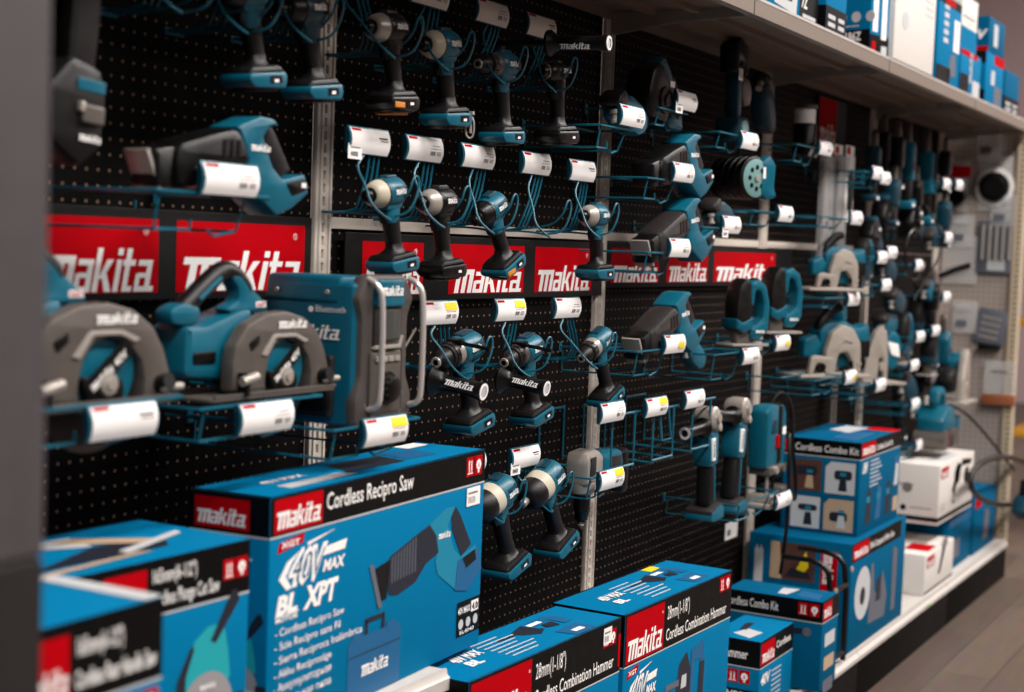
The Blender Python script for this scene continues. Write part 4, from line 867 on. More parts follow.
# pistol hooks: px,py is the cradle centre
P = [
 (170, -14, dict(tz=.11), 'bare teal wire hook dipping into the top left of the photo'),
 (236, 8, dict(tp=(222, -45), tz=.13), 'teal wire hook around the driver cut off by the photo top'),
 (300, 18, dict(tp=(285, -42), tz=.14), 'teal wire hook around the driver over the first upright'),
 (384, 36, dict(tp=(356, -22), tz=.12), 'teal wire hook around the black driver of the top row'),
 (438, 50, dict(tp=(430, -6), tz=.115), 'teal wire hook and tag above the driver with the belt clip'),
 (494, 64, dict(tp=(492, 13), tz=.115, marks=0), 'teal wire hook and tag above the top row hammer drill'),
 (546, 74, dict(tp=(541, 27), tz=.110, marks=1), 'teal wire hook and tag above the long side handle'),
 (380, 197, dict(tp=(369, 142), tz=.122, flap=1, marks=1), 'teal wire hook with a double white tag, second row left'),
 (434, 206, dict(tp=(424, 149), tz=.122), 'teal wire hook and white tag above the all-black second row driver'),
 (484, 213, dict(tp=(478, 157), tz=.125), 'teal wire hook and white tag above the tilted driver with orange terminals'),
 (540, 218, dict(tp=(536, 164), tz=.125), 'bare teal wire hook with white tag and no tool, second row'),
 (590, 220, dict(tp=(582, 171), tz=.125, marks=1), 'teal wire hook and white tag above the driver at the middle upright'),
 (458, 357, dict(tp=(440, 313), tz=.105, yellow=1), 'teal wire hook with yellow-stickered tag just right of the radio'),
 (520, 356, dict(tp=(510, 310), tz=.115, yellow=1), 'teal wire hook with yellow-stickered tag above the second side-handle drill'),
 (588, 350, dict(tp=(567, 308), tz=.118), 'teal wire hook and white tag above the nose-down drill'),
 (494, 500, dict(tp=(469, 464), tz=.110, yellow=0), 'teal wire hook of the half hidden impact wrench behind the carton'),
 (543, 491, dict(tp=(525, 457), tz=.100, marks=1, flap=1), 'teal wire hook and white tag above the fully visible impact wrench'),
]
for px, py, k, lb in P: hook('prong', px, py, Yp, lb, **k)
T = [
 (213, 194, -.235, dict(tp=(230, 180), w=.26, drop=.055, tx=.03, tz=.012), 'teal wire cradle and white tag under the high left reciprocating saw'),
 (262, 402, -.275, dict(tp=(266, 417), w=.30, drop=.05, tx=.0, tz=-.012, marks=0), 'teal wire cradle and white tag under the circular saw beside the radio'),
 (105, 404, -.275, dict(tp=(123, 421), w=.30, drop=.05, tx=.03, tz=-.014, marks=1), 'teal wire cradle and white tag under the circular saw at the left post'),
 (376, 424, -.30, dict(tp=(385, 431), w=.26, drop=.05, tx=.03, tz=-.006, yellow=1), 'teal wire cradle with yellow-stickered tag under the radio'),
 (616, 128, -.20, dict(tp=(632, 117), w=.18, drop=.05, tx=.035, tz=.02), 'teal wire cradle and white tag of the highest compact grinder'),
 (672, 111, -.20, dict(tp=(686, 101), w=.18, drop=.04, tx=.05, tz=.012, flap=1, marks=1), 'teal wire cradle and double tag of the black and dark teal saw'),
 (733, 135, -.20, dict(tp=(749, 141), w=.22, drop=.04, tx=.06, tz=-.005), 'teal wire cradle and tag under the tool with the pale hub'),
 (664, 180, -.20, dict(tp=(683, 173), w=.22, drop=.05, tx=.06, tz=.012), 'teal wire cradle and tag under the second row reciprocating saw'),
 (765, 212, -.20, dict(tp=(785, 214), w=.22, drop=.04, tx=.08, tz=.0), 'teal wire cradle and tag under the ribbed drum sander'),
 (662, 253, -.20, dict(tp=(679, 248), w=.20, drop=.05, tx=.05, tz=.008), 'teal wire cradle and tag of the saw above the third banner'),
 (714, 228, -.20, dict(tp=(731, 225), w=.18, drop=.03, tx=.06, tz=.005, flap=1), 'teal wire cradle and double tag of the small black grinder'),
 (654, 350, -.21, dict(tp=(674, 344), w=.22, drop=.06, tx=.05, tz=.012, yellow=2), 'teal wire cradle with yellow-dotted tag under the lower reciprocating saw'),
 (730, 353, -.21, dict(tp=(750, 356), w=.26, drop=.07, tx=.09, tz=-.010), 'teal wire cradle and tag under the left jigsaw'),
 (766, 343, -.20, dict(tp=(782, 343), w=.22, drop=.03, tx=.07, tz=-.004, yellow=2), 'teal wire cradle with yellow-dotted tag under the right jigsaw'),
 (758, 498, -.23, dict(tp=(783, 500), w=.34, drop=.05, tx=.10, tz=-.006), 'teal wire cradle and tag under the router and grinders'),
 (604, 475, -.20, dict(tp=(611, 479), w=.16, drop=.05, tx=.02, tz=-.005, yellow=1), 'teal wire cradle with yellow-stickered tag of the right-angle drill'),
 (808, 147, -.19, dict(tp=(825, 148), w=.24, drop=.05, tx=.10, tz=.0), 'teal wire cradle and tag under the lantern'),
 (834, 218, -.19, dict(tp=(856, 218), w=.30, drop=.03, tx=.12, tz=.0), 'teal wire cradle and tag in front of the clear accessory bags'),
 (834, 298, -.21, dict(tp=(853, 299), w=.22, drop=.03, tx=.09, tz=-.004), 'teal wire cradle and tag under the upper silver plunge saw'),
 (828, 378, -.23, dict(tp=(850, 377), w=.30, drop=.05, tx=.09, tz=.0, yellow=2), 'teal wire cradle with yellow-dotted tag under the lower plunge saw'),
 (862, 386, -.23, dict(tp=(880, 385), w=.28, drop=.04, tx=.12, tz=.004), 'teal wire cradle and tag under the tall silver guard'),
]
for px, py, Y, k, lb in T: hook('tray', px, py, Y, lb, **k)
FT = [(885, 177), (882, 257, ), (892, 252), (920, 265), (886, 285), (921, 337), (937, 331), (915, 366), (880, 385), (948, 183), (961, 184), (948, 297), (916, 405), (921, 446), (934, 441), (950, 237), (877, 172)]
ft_words = ['beside the black tool with pale tip', 'left of a brighter twin in the second row', 'above the dark grinder with silver fittings', 'below the right dark saw', 'next to the upper jigsaw',
 'below the dark jigsaw', 'left of the leaning teal tool', 'under the middle teal jigsaw', 'just right of the tall silver guard', 'near the end panel, left of two high tags', 'near the end panel, right of two high tags',
 'halfway up the end panel', 'below the low dark grinder', 'over the white carton, left one', 'over the white carton, right one', 'below the dark tool at the end panel', 'behind the black tool with pale tip']
for (px, py), w_ in zip(FT, ft_words):
    hook('tray', px-9, py, -.22, 'blurred teal hook and tag, '+w_, w=.12, drop=.04, tx=.07, tz=0, sc=.95)
for px, py, lp, tx, yl, lb in [(624, 414, 0, (612, 412), 0, 'bare teal wire rack with white tag, leftmost of three beside the grinders'), (664, 408, 1, (656, 407), 1, 'bare teal wire rack with yellow-stickered tag, middle of three'), (702, 400, 0, (694, 399), 0, 'bare teal wire rack with white tag, right one above the white-ringed grinder')]:
    hook('rack', px, py, -.20, lb, w=.13, drop=.13, loop=lp, tp=tx, yellow=yl)

# ---------------------------------------------------------------- CARTONS
def outline_recipro(m, F, u, v, k):
    cv = lambda p: [(u+a*k, v+b*k) for a, b in conv(p, *RS)]
    m.poly(F, cv([(655, 366), (740, 330), (788, 338), (806, 362), (768, 372), (750, 402), (788, 505), (826, 548), (912, 530), (927, 600), (862, 652), (806, 674), (705, 575), (690, 520), (700, 480)]), art_b, .001)
    m.poly(F, cv([(790, 338), (820, 385), (884, 518), (832, 548), (800, 480), (776, 425), (768, 372)]), art_k, .0013)
    m.poly(F, cv([(462, 420), (600, 380), (655, 368), (690, 420), (705, 490), (640, 510), (590, 560), (500, 575), (462, 560), (448, 490)]), art_k, .0013)
    for i in range(9):
        a = 470+i*14; m.poly(F, cv([(a, 424-i*4), (a+5, 423-i*4), (a+5, 520), (a, 520)]), art_g, .0016)
    m.poly(F, cv([(392, 440), (462, 430), (450, 570), (402, 560)]), inkk, .0013); m.poly(F, cv([(366, 420), (384, 420), (430, 590), (412, 590)]), art_g, .0016)
    m.poly(F, cv([(800, 674), (812, 560), (930, 545), (950, 640), (870, 700)]), case, .0016); m.poly(F, cv([(836, 560), (905, 545), (915, 590), (860, 606)]), inkk, .002)
    p = cv([(700, 440)])[0]; m.logo(F, p[0], p[1], .05*k, .013*k, wht, .002)
art_b = mat('art_teal', (0, 128, 160), .5); art_k = mat('art_dark', (26, 30, 44), .5); art_g = mat('art_grey', (96, 100, 112), .5); art_l = mat('art_light', (196, 198, 200), .5)
def art_case(m, F, u, v, w, h):
    m.poly(F, [(u, v), (u+w, v), (u+w, v+h*.9), (u+w*.95, v+h), (u+w*.05, v+h), (u, v+h*.9)], case, .001)
    m.rect(F, u+.0, v+h*.70, u+w, v+h*.72, art_k, .0013)
    for a in (.08, .72): m.rect(F, u+w*a, v+h*.92, u+w*(a+.16), v+h*1.08, case, .0013)
    for a, b, c_, d_ in ((.3, 1.0, .36, 1.22), (.62, 1.0, .68, 1.22), (.3, 1.18, .68, 1.26)): m.rect(F, u+w*a, v+h*b, u+w*c_, v+h*d_, art_k, .0013)
    m.logo(F, u+w*.24, v+h*.34, w*.52, h*.22, wht, .0016)
def art_circ(m, F, u, v, k):
    P_ = lambda pts: [(u+a*k, v+b*k) for a, b in pts]
    circ = lambda cx, cy, r, a0, a1, n=18: [(cx+r*cos(R(a0+(a1-a0)*i/n)), cy+r*sin(R(a0+(a1-a0)*i/n))) for i in range(n+1)]
    m.poly(F, P_([(-.10, .02), (-.08, .10), (-.05, .17), (.0, .20), (.06, .20), (.08, .12), (.09, .05), (.0, .0)]), art_t, .001)
    m.poly(F, P_([(.01, .16), (.03, .15), (.12, .25), (.11, .28), (.09, .28)]), art_k, .0013)
    m.poly(F, P_([(-.12, -.02), (-.11, .08), (-.06, .16), (-.05, .15), (-.08, .08), (-.08, -.02)]), art_k, .0013)
    m.poly(F, P_(circ(.0, -.02, .10, -10, 190)), mat_pg, .0016); m.poly(F, P_(circ(.0, -.03, .05, -0, 180)), art_l, .002)
    m.rect(F, u-.14*k, v-.05*k, u+.16*k, v-.025*k, art_l, .0022); m.rect(F, u+.09*k, v-.04*k, u+.14*k, v+.0*k, art_k, .0024)
    m.logo(F, u-.03*k, v+.035*k, .06*k, .015*k, wht, .0024)
art_t = mat('art_bright_teal', (20, 160, 170), .5); mat_pg = mat('art_guard_grey', (150, 145, 148), .5)
def art_hammer(m, F, u, v, k):
    P_ = lambda pts: [(u+a*k, v+b*k) for a, b in pts]
    m.poly(F, P_([(-.06, -.06), (-.075, .02), (-.06, .08), (-.02, .10), (.0, .06), (.01, -.08), (-.03, -.12)]), art_k, .001); m.rect(F, u-.13*k, v+.03*k, u-.06*k, v+.045*k, art_g, .0012)
    m.poly(F, P_([(.0, -.05), (.005, .10), (.07, .11), (.085, .03), (.07, -.09), (.04, -.10), (.06, .0), (.055, .07), (.025, .07), (.02, -.05)]), case, .0013)
    m.poly(F, P_([(.045, -.08), (.075, -.07), (.08, .06), (.055, .06)]), art_k, .0016); m.poly(F, P_([(-.05, .02), (-.045, .05), (-.02, .05), (-.02, .02)]), art_l, .0016)
    m.poly(F, P_([(.0, -.12), (.01, -.05), (.05, -.06), (.05, -.13)]), art_b, .0014)
def art_flat_hammer(m, F, u, v, k):
    P_ = lambda pts: [(u+a*k, v+b*k) for a, b in pts]
    m.poly(F, P_([(-.10, -.01), (-.10, .015), (-.04, .03), (-.02, -.02), (-.06, -.035)]), art_k, .001); m.rect(F, u-.17*k, v-.001*k, u-.1*k, v+.005*k, art_k, .0012)
    m.poly(F, P_([(-.04, .03), (.06, .035), (.09, .015), (.08, -.03), (.05, -.03), (.05, .01), (-.02, .005), (-.03, -.02)]), case, .0013)
    m.poly(F, P_([(-.01, -.02), (.0, .0), (.04, .0), (.03, -.03)]), art_k, .0016); m.rect(F, u-.03*k, v+.008*k, u+.02*k, v+.022*k, wht, .0018)
    m.poly(F, P_([(-.02, -.10), (-.03, -.05), (.07, -.045), (.07, -.095)]), case, .0013); m.rect(F, u+.0*k, v-.085*k, u+.04*k, v-.07*k, wht, .0018)
def icons(m, F, u, v, s, inv=False):
    for i in range(2):
        m.rect(F, u+i*s*1.15, v, u+i*s*1.15+s, v+s*1.25, red, .001)
        a = u+i*s*1.15
        if i == 0:
            for q in (.28, .60): m.rect(F, a+q*s, v+.25*s, a+(q+.12)*s, v+1.0*s, wht, .0014); m.poly(F, [(a+(q-.06)*s, v+.85*s), (a+(q+.18)*s, v+.85*s), (a+(q+.06)*s, v+1.08*s)], wht, .0014)
            m.rect(F, a+.15*s, v+.15*s, a+.85*s, v+.22*s, wht, .0014)
        else:
            m.poly(F, [(a+(.5+.34*cos(R(q)))*s, v+(.65+.36*sin(R(q)))*s) for q in range(0, 360, 45)], wht, .0014); m.poly(F, [(a+.42*s, v+.5*s), (a+.58*s, v+.5*s), (a+.5*s, v+.85*s)], red, .0018)
            m.rect(F, a+.4*s, v+.12*s, a+.6*s, v+.34*s, wht, .0014)
def badge40(m, F, u, v, k):
    m.poly(F, [(u, v+.062*k), (u+.05*k, v+.070*k), (u+.054*k, v+.086*k), (u+.004*k, v+.078*k)], red, .001); m.text(F, u+.008*k, v+.069*k, .009*k, 'XGT', wht, width=.036*k, bold=.03, lift=.0016)
    m.poly(F, [(u+.02*k, v), (u+.004*k, v+.02*k), (u+.02*k, v+.045*k), (u+.045*k, v+.058*k), (u+.03*k, v+.042*k), (u+.018*k, v+.022*k), (u+.03*k, v+.002*k)], wht, .001)
    m.text(F, u+.022*k, v+.007*k, .050*k, '40V', wht, width=.068*k, shear=.25, bold=.075, lift=.0012); m.text(F, u+.0255*k, v+.0095*k, .045*k, '40V', blue2, width=.061*k, shear=.25, bold=-.012, lift=.0020)
    m.poly(F, [(u+.092*k, v+.038*k), (u+.14*k, v+.040*k), (u+.145*k, v+.056*k), (u+.096*k, v+.052*k)], wht, .001); m.text(F, u+.092*k, v+.012*k, .018*k, 'MAX', wht, width=.046*k, shear=.2, bold=.04)
    m.poly(F, [(u+.06*k, v+.062*k), (u+.12*k, v+.078*k), (u+.06*k, v+.068*k)], wht, .001)

def carton(name, x, y, z, W, D, Hh, rot, label, fn, body=blue, cat='carton'):
    m = MB(); m.prism([(0, 0), (W, 0), (W, D), (0, D)], 0, Hh, body, .0016, 'z', r=.003)
    fn(m, FR(0, 0, 0), LF(0, D, 0), TP(0, 0, Hh), W, D, Hh)
    o = m.build(name); o.location = (x, y, z); o.rotation_euler = (0, 0, R(rot)); tag(o, label, cat); return o
def band(m, f, l, W, D, Hh, b, lw=None, top=None):
    e = .0005
    m.rect(f, e, Hh-b, W-e, Hh-e, bandk); m.rect(l, e, Hh-b, D-e, Hh-e, bandk); m.rect(f, e, Hh-b-.003, W-e, Hh-b, art_l, .0007); m.rect(l, e, Hh-b-.003, D-e, Hh-b, art_l, .0007)
def sticker(m, F, u, v, w, h): m.rect(F, u, v, u+w, v+h, card, .002); [m.rect(F, u+w*.12+i*w*.09, v+h*.15, u+w*.15+i*w*.09, v+h*.5, inkk, .0024) for i in range(6)]; m.rect(F, u+w*.1, v+h*.65, u+w*.8, v+h*.75, inkg, .0024)
def p_big(m, f, l, t, W, D, Hh):
    b = .062; band(m, f, l, W, D, Hh, b)
    m.rect(f, .010, Hh-b+.004, .145, Hh-.005, red, .001); m.logo(f, .014, Hh-b+.010, .124, .033, card, .0016)
    m.text(f, .155, Hh-b+.022, .028, 'Cordless Recipro Saw', wht, width=.285, bold=.008)
    icons(m, f, W-.078, Hh-b+.016, .030); sticker(m, f, W-.075, Hh-b-.042, .055, .036)
    m.rect(l, .012, Hh-b+.006, D-.038, Hh-.008, red, .001); m.logo(l, .016, Hh-b+.012, D-.06, .026, card, .0016)
    m.text(l, D-.064, Hh-.112, .014, 'XPT', wht, width=.03, shear=.2, bold=.04); m.rect(l, .05, Hh-.17, D-.04, Hh-.168, wht)
    art_circ(m, l, .10, .09, .4)
    m.rect(l, D-.0492, .1, D-.0486, Hh-.125, art_l)
    badge40(m, (f[0], f[1]*1.4, f[2]), .014, Hh-.152, 1.0)
    m.text(f, .018, Hh-.187, .028, 'BL', wht, width=.060, shear=.25, bold=.05); m.rect(f, .018, Hh-.191, .084, Hh-.189, wht, .001); m.text(f, .018, Hh-.200, .008, 'MOTOR', wht, width=.062, shear=.2, bold=.03)
    m.text(f, .100, Hh-.191, .034, 'XPT', wht, width=.090, shear=.25, bold=.05)
    for i, (s_, w_) in enumerate([('- Cordless Recipro Saw', .20), ('- Scie Recipro sans Fil', .19), ('- Sierra Reciproca Inalámbrica', .26), ('- Akku Reciprosäge', .165), ('- Аккумуляторная', .165), ('  сабельная пила', .165)]):
        m.text(f, .018, Hh-.222-i*.0222, .0128, s_, wht, width=w_, bold=.004)
    outline_recipro(m, f, .500, Hh-.180, .92)
    art_case(m, f, .235, .002, .175, .108)
    m.rect(f, W-.098, .030, W-.004, .098, bandk, .0012); m.text(f, W-.094, .074, .013, '40V MAX', wht, width=.05, bold=.02); m.text(f, W-.036, .074, .014, '4.0', bandk, width=.022); m.rect(f, W-.040, .070, W-.010, .092, card, .0013); m.text(f, W-.037, .074, .012, '4.0', inkk, width=.024, lift=.002)
    for i in range(3): m.poly(f, [(W-.082+i*.030+.010*cos(R(q)), .054+.010*sin(R(q))) for q in range(0, 360, 40)], art_l, .0018)
    m.text(f, W-.086, .034, .007, 'BL4040', wht, width=.06)
    # lid print
    m.poly(t, [(.10, .03), (.30, .03), (.28, .06), (.10, .06)], art_l, .0006); m.poly(t, [(.30, .05), (.48, .04), (.50, .11), (.34, .12)], art_k, .0008); m.poly(t, [(.5, .05), (.6, .04), (.62, .11), (.52, .12)], case, .0009); m.text(t, .10, .08, .02, '40V MAX', wht, width=.12)
    m.rect(t, .62, .115, .70, .15, card, .001)
    m.rect(t, .0, .0, W, .004, bandk); m.rect(t, 0, 0, .010, D, bandk)
carton('saw_carton', -.525, -.311, H-.7365, .722, .155, .385, 3.0, 'big blue carton reading Cordless Recipro Saw, tallest in the foreground', p_big)
def p_hammer(flat):
    def fn(m, f, l, t, W, D, Hh):
        b = .118; band(m, f, l, W, D, Hh, b); dx = .030 if flat == 0 else 0
        m.rect(f, .006, Hh-b+.004, .20+dx, Hh-.006, red, .001); m.logo(f, .012+dx*.7, Hh-b+.010, .178, .055, card, .0016); m.text(f, .188+dx, Hh-.032, .006, '®', wht)
        m.text(f, .216+dx, Hh-.052, .032, '28mm(1-1/8")', wht, width=.125, bold=.0); m.text(f, .212+dx, Hh-b+.016, .028, 'Cordless Combination Hammer', wht, width=W-.245-dx, bold=.006)
        if flat == 0: sticker(m, f, W-.085, Hh-.045, .038, .036); icons(m, f, W-.084, Hh-.052, .028); m.rect(f, W-.012, Hh-b+.01, W-.002, Hh-.035, red, .0012)
        else: icons(m, f, W-.078, Hh-.044, .030)
        m.rect(l, .01, Hh-b+.006, D-.01, Hh-.03, red, .001); m.logo(l, .02, Hh-b+.012, D-.05, .035, card, .0016)
        badge40(m, f, .015, Hh-b-.100, 1.1); m.text(f, .055, Hh-b-.140, .030, 'BL', wht, width=.06, shear=.25, bold=.05)
        art_hammer(m, f, .36, Hh-b-.14, 1.05)
        art_flat_hammer(m, t, W*.72, D*.62, 1.0)
        m.text(t, W*.14, D*.50, .03, '40V MAX', wht, width=.10, shear=.2, bold=.03); m.text(t, W*.14, D*.30, .024, 'BL', wht, width=.05, shear=.2, bold=.04)
        for i in range(7): m.rect(t, W*.33, D*(.16+.10*i), W*.33+.10+.02*((i*7) % 3), D*(.185+.10*i), art_l, .0008)
        if flat: m.poly(t, [(W-.16, D-.035), (W-.10, D-.030), (W-.10, D-.004), (W-.16, D-.006)], yel, .001)
        m.rect(t, 0, D-.004, W, D, bandk); m.rect(t, 0, 0, W, .003, art_k)
    return fn
carton('hammer_carton', -.003, -.371, .168, .622, .165, H-.752-.168, -1.5, 'blue carton reading Cordless Combination Hammer, nearer one with white sticker', p_hammer(0))
carton('hammer_carton', .640, -.388, .168, .600, .185, H-.752-.168, -1.8, 'blue carton reading Cordless Combination Hammer, farther one with yellow corner sticker', p_hammer(1))
def p_small(lines, left_mark):
    def fn(m, f, l, t, W, D, Hh):
        b = .078; band(m, f, l, W, D, Hh, b)
        x = left_mark; m.rect(f, x, Hh-b+.006, x+.08, Hh-.012, red, .001); m.logo(f, x+.004, Hh-b+.010, .07, .028, card, .0016)
        m.text(f, x+.088, Hh-.034, .020, lines[0], wht, width=.09, bold=.006); m.text(f, x+.088, Hh-b+.012, .020, lines[1], wht, width=min(W-x-.155, .19), bold=.006)
        icons(m, f, W-.058, Hh-b+.024, .024)
        art_circ(m, f, W-.088, Hh-.225, .55)
        m.poly(t, [(.02, .05), (W*.5, .12), (W*.8, .10), (W*.7, .05)], art_k, .001); m.poly(t, [(.02, .02), (W*.6, .04), (W*.55, .05), (.02, .035)], tan, .0012)
        m.poly(t, [(W*.42, .17), (W*.66, .09), (W*.76, .10), (W*.55, .18)], tan, .0014); m.poly(t, [(W*.5, .05), (W*.9, .10), (W*.92, .12), (W*.5, .07)], art_l, .0016); m.poly(t, [(W*.35, .15), (W*.5, .12), (W*.55, .19), (W*.3, .2)], art_l, .0013)
    return fn
carton('saw_carton', -1.0, -.326, H-.7365, .392, .225, .340, -2, 'blue carton reading Cordless Plunge Cut Saw beside the big carton', p_small(('165mm(6-1/2")', 'Cordless Plunge Cut Saw'), .10))
def p_front(m, f, l, t, W, D, Hh):
    b = .092; band(m, f, l, W, D, Hh, b)
    m.rect(f, W-.215, Hh-b+.004, W-.145, Hh-.014, red, .001); m.logo(f, W-.213, Hh-b+.010, .066, .034, card, .0016)
    m.text(f, W-.136, Hh-.040, .020, '165mm(6-1/2")', wht, width=.072, bold=.012); m.text(f, W-.136, Hh-b+.016, .020, 'Cordless Rear Handle Saw', wht, width=.125, bold=.014)
    icons(m, f, W-.060, Hh-b-.042, .025)
    m.poly(t, [(W-.03, 0), (W, 0), (W, D), (W-.03, D)], art_l, .001); m.rect(t, W*.4, 0, W*.46, D, art_l, .001)
carton('saw_carton', -1.400, -.578, H-.364-.33, .338, .170, .33, 0, 'out-of-focus blue carton in the bottom left corner', p_front)
carton('saw_carton', -1.400, -.578, 0, .338, .170, H-.3645-.33, 0, 'tall plain blue carton standing on the floor under the bottom left one', lambda m, f, l, t, W, D, Hh: m.rect(f, .02, Hh-.1, .2, Hh-.02, red))
def p_combo(m, f, l, t, W, D, Hh):
    b = .062; band(m, f, l, W, D, Hh, b); m.text(l, .0, Hh-b+.018, .026, 'Cordless Combo Kit', wht, width=.165, bold=.006); icons(m, l, D-.074, Hh-b+.016, .030)
    m.rect(f, .004, Hh-b+.004, W*.55, Hh-.006, red, .001); m.logo(f, .008, Hh-b+.012, W*.45, .03, card, .0016)
    m.poly(l, [(D-.10, Hh-.105), (D-.05, Hh-.100), (D-.05, Hh-.085), (D-.10, Hh-.088)], art_k, .001); m.poly(l, [(D-.045+.014*cos(R(q)), Hh-.094+.014*sin(R(q))) for q in range(0, 360, 30)], art_g, .0012)
    for i in range(3): m.rect(f, .03, Hh-.14-.07*i, W-.03, Hh-.10-.07*i, [art_l, tan, art_g][i], .001)
    m.poly(t, [(.02, .02), (W*.6, .03), (W*.7, .10), (.03, .09)], case, .0008); m.poly(t, [(.03, .12), (W*.8, .11), (W*.7, .16), (.03, .15)], art_l, .0009); m.rect(t, 0, 0, W, .003, bandk)
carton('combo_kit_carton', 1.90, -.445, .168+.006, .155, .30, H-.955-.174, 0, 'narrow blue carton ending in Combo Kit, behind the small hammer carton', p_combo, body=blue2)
def p_mer(m, f, l, t, W, D, Hh):
    b = .075; band(m, f, l, W, D, Hh, b); m.text(l, D-.115, Hh-b+.022, .026, 'Hammer', wht, width=.08, bold=.02); icons(m, l, D-.092, Hh-b-.048, .030)
    m.rect(l, .0, .02, D-.002, Hh-b-.065, bandk, .0009); m.text(l, D-.10, Hh-b-.085, .014, 'JHR28', wht, width=.07)
    m.rect(f, .004, Hh-b+.006, W*.42, Hh-.008, red, .001); m.logo(f, .012, Hh-b+.012, W*.36, .03, card, .0016); m.text(f, W*.46, Hh-b+.03, .02, 'Cordless', wht, width=W*.45)
    m.text(f, .01, Hh-b-.05, .03, '40V', wht, width=.07, shear=.2, bold=.03); m.text(f, .01, Hh-b-.10, .026, 'BL', wht, width=.04, shear=.2, bold=.04)
    for i in range(6): m.rect(f, .10, Hh-b-.03-.014*i, .18, Hh-b-.026-.014*i, art_l)
    m.poly(t, [(.02, .04), (.10, .03), (.12, .08), (.05, .10)], art_l, .0008); m.poly(t, [(.1, .08), (.2, .09), (.18, .11), (.1, .10)], art_k, .0009)
carton('hammer_carton', 1.56, -.380, .168, .275, .15, H-1.010-.168, 0, 'small blue carton ending in mer, before the narrow combo kit carton', p_mer)
def photo(m, F, u, v, w, h, i):
    c = w*.18; m.poly(F, [(u, v), (u+w, v), (u+w, v+h), (u+c, v+h), (u, v+h-c)], [pbrown, art_l, art_l, tan][i], .001)
    q = [(.15, .5, .85, .8), (.3, .45, .9, .75), (.25, .55, .9, .75), (.2, .3, .8, .6)][i]
    m.poly(F, rnd([(u+w*q[0], v+h*q[1]), (u+w*q[2], v+h*q[1]), (u+w*q[2], v+h*q[3]), (u+w*q[0], v+h*q[3])], .012), art_k, .0014)
    m.poly(F, [(u+w*.45, v+h*.1), (u+w*.75, v+h*.1), (u+w*.7, v+h*.5), (u+w*.5, v+h*.5)], [tan, art_k, art_k, art_l][i], .0016)
    m.rect(F, u+w*.5, v+h*.58, u+w*.7, v+h*.68, art_b, .0018)
def p_kit(m, f, l, t, W, D, Hh):
    b = .055; band(m, f, l, W, D, Hh, b)
    m.rect(l, D-.262, Hh-b+.008, D-.232, Hh-.005, red, .001); m.text(l, D-.222, Hh-b+.014, .024, 'Cordless Combo Kit', wht, width=.215, bold=.006)
    for i, (a, c) in enumerate([(.012, .135), (.125, .135), (.012, .012), (.125, .012)]): photo(m, l, a+.022 if D > .25 else a, c, .10, .105, i)
    m.rect(f, .008, Hh-b+.006, .17, Hh-.005, red, .001); m.logo(f, .014, Hh-b+.012, .145, .026, card, .0016); m.text(f, .18, Hh-b+.014, .02, 'Cordless Combo Kit', wht, width=.20, bold=.01)
    m.text(f, .02, Hh-b-.05, .036, '18V', wht, width=.06, shear=.2, bold=.03)
    for i in range(7): m.rect(f, .12, Hh-b-.02-.014*i, .22+.02*(i % 3), Hh-b-.015-.014*i, art_l)
    for i in range(3): m.poly(f, [(.08+.12*i, .03), (.14+.12*i, .03), (.15+.12*i, .13), (.10+.12*i, .15)], [art_k, case, art_k][i], .001); m.rect(f, .09+.12*i, .10, .13+.12*i, .12, art_b, .0014)
    m.poly(f, [(.42, .12), (.47, .12), (.48, .19), (.44, .20)], art_l, .0014); m.poly(f, [(.42, .03), (.48, .03), (.48, .08), (.42, .08)], tan, .0014); m.rect(f, W-.075, Hh-.13, W-.03, Hh-.085, case, .001)
    m.poly(t, [(.05, .03), (.30, .04), (.32, .14), (.08, .12)], case, .0008); m.poly(t, [(.25, .12), (.45, .10), (.46, .19), (.3, .2)], art_l, .0009); m.rect(t, W-.1, .0, W, D*.4, red, .001)
carton('combo_kit_carton', 2.500, -.362, H-.8655, .495, .262, .310, 0, 'blue carton reading Cordless Combo Kit with four photo panels, on a larger carton', p_kit, body=blue2)
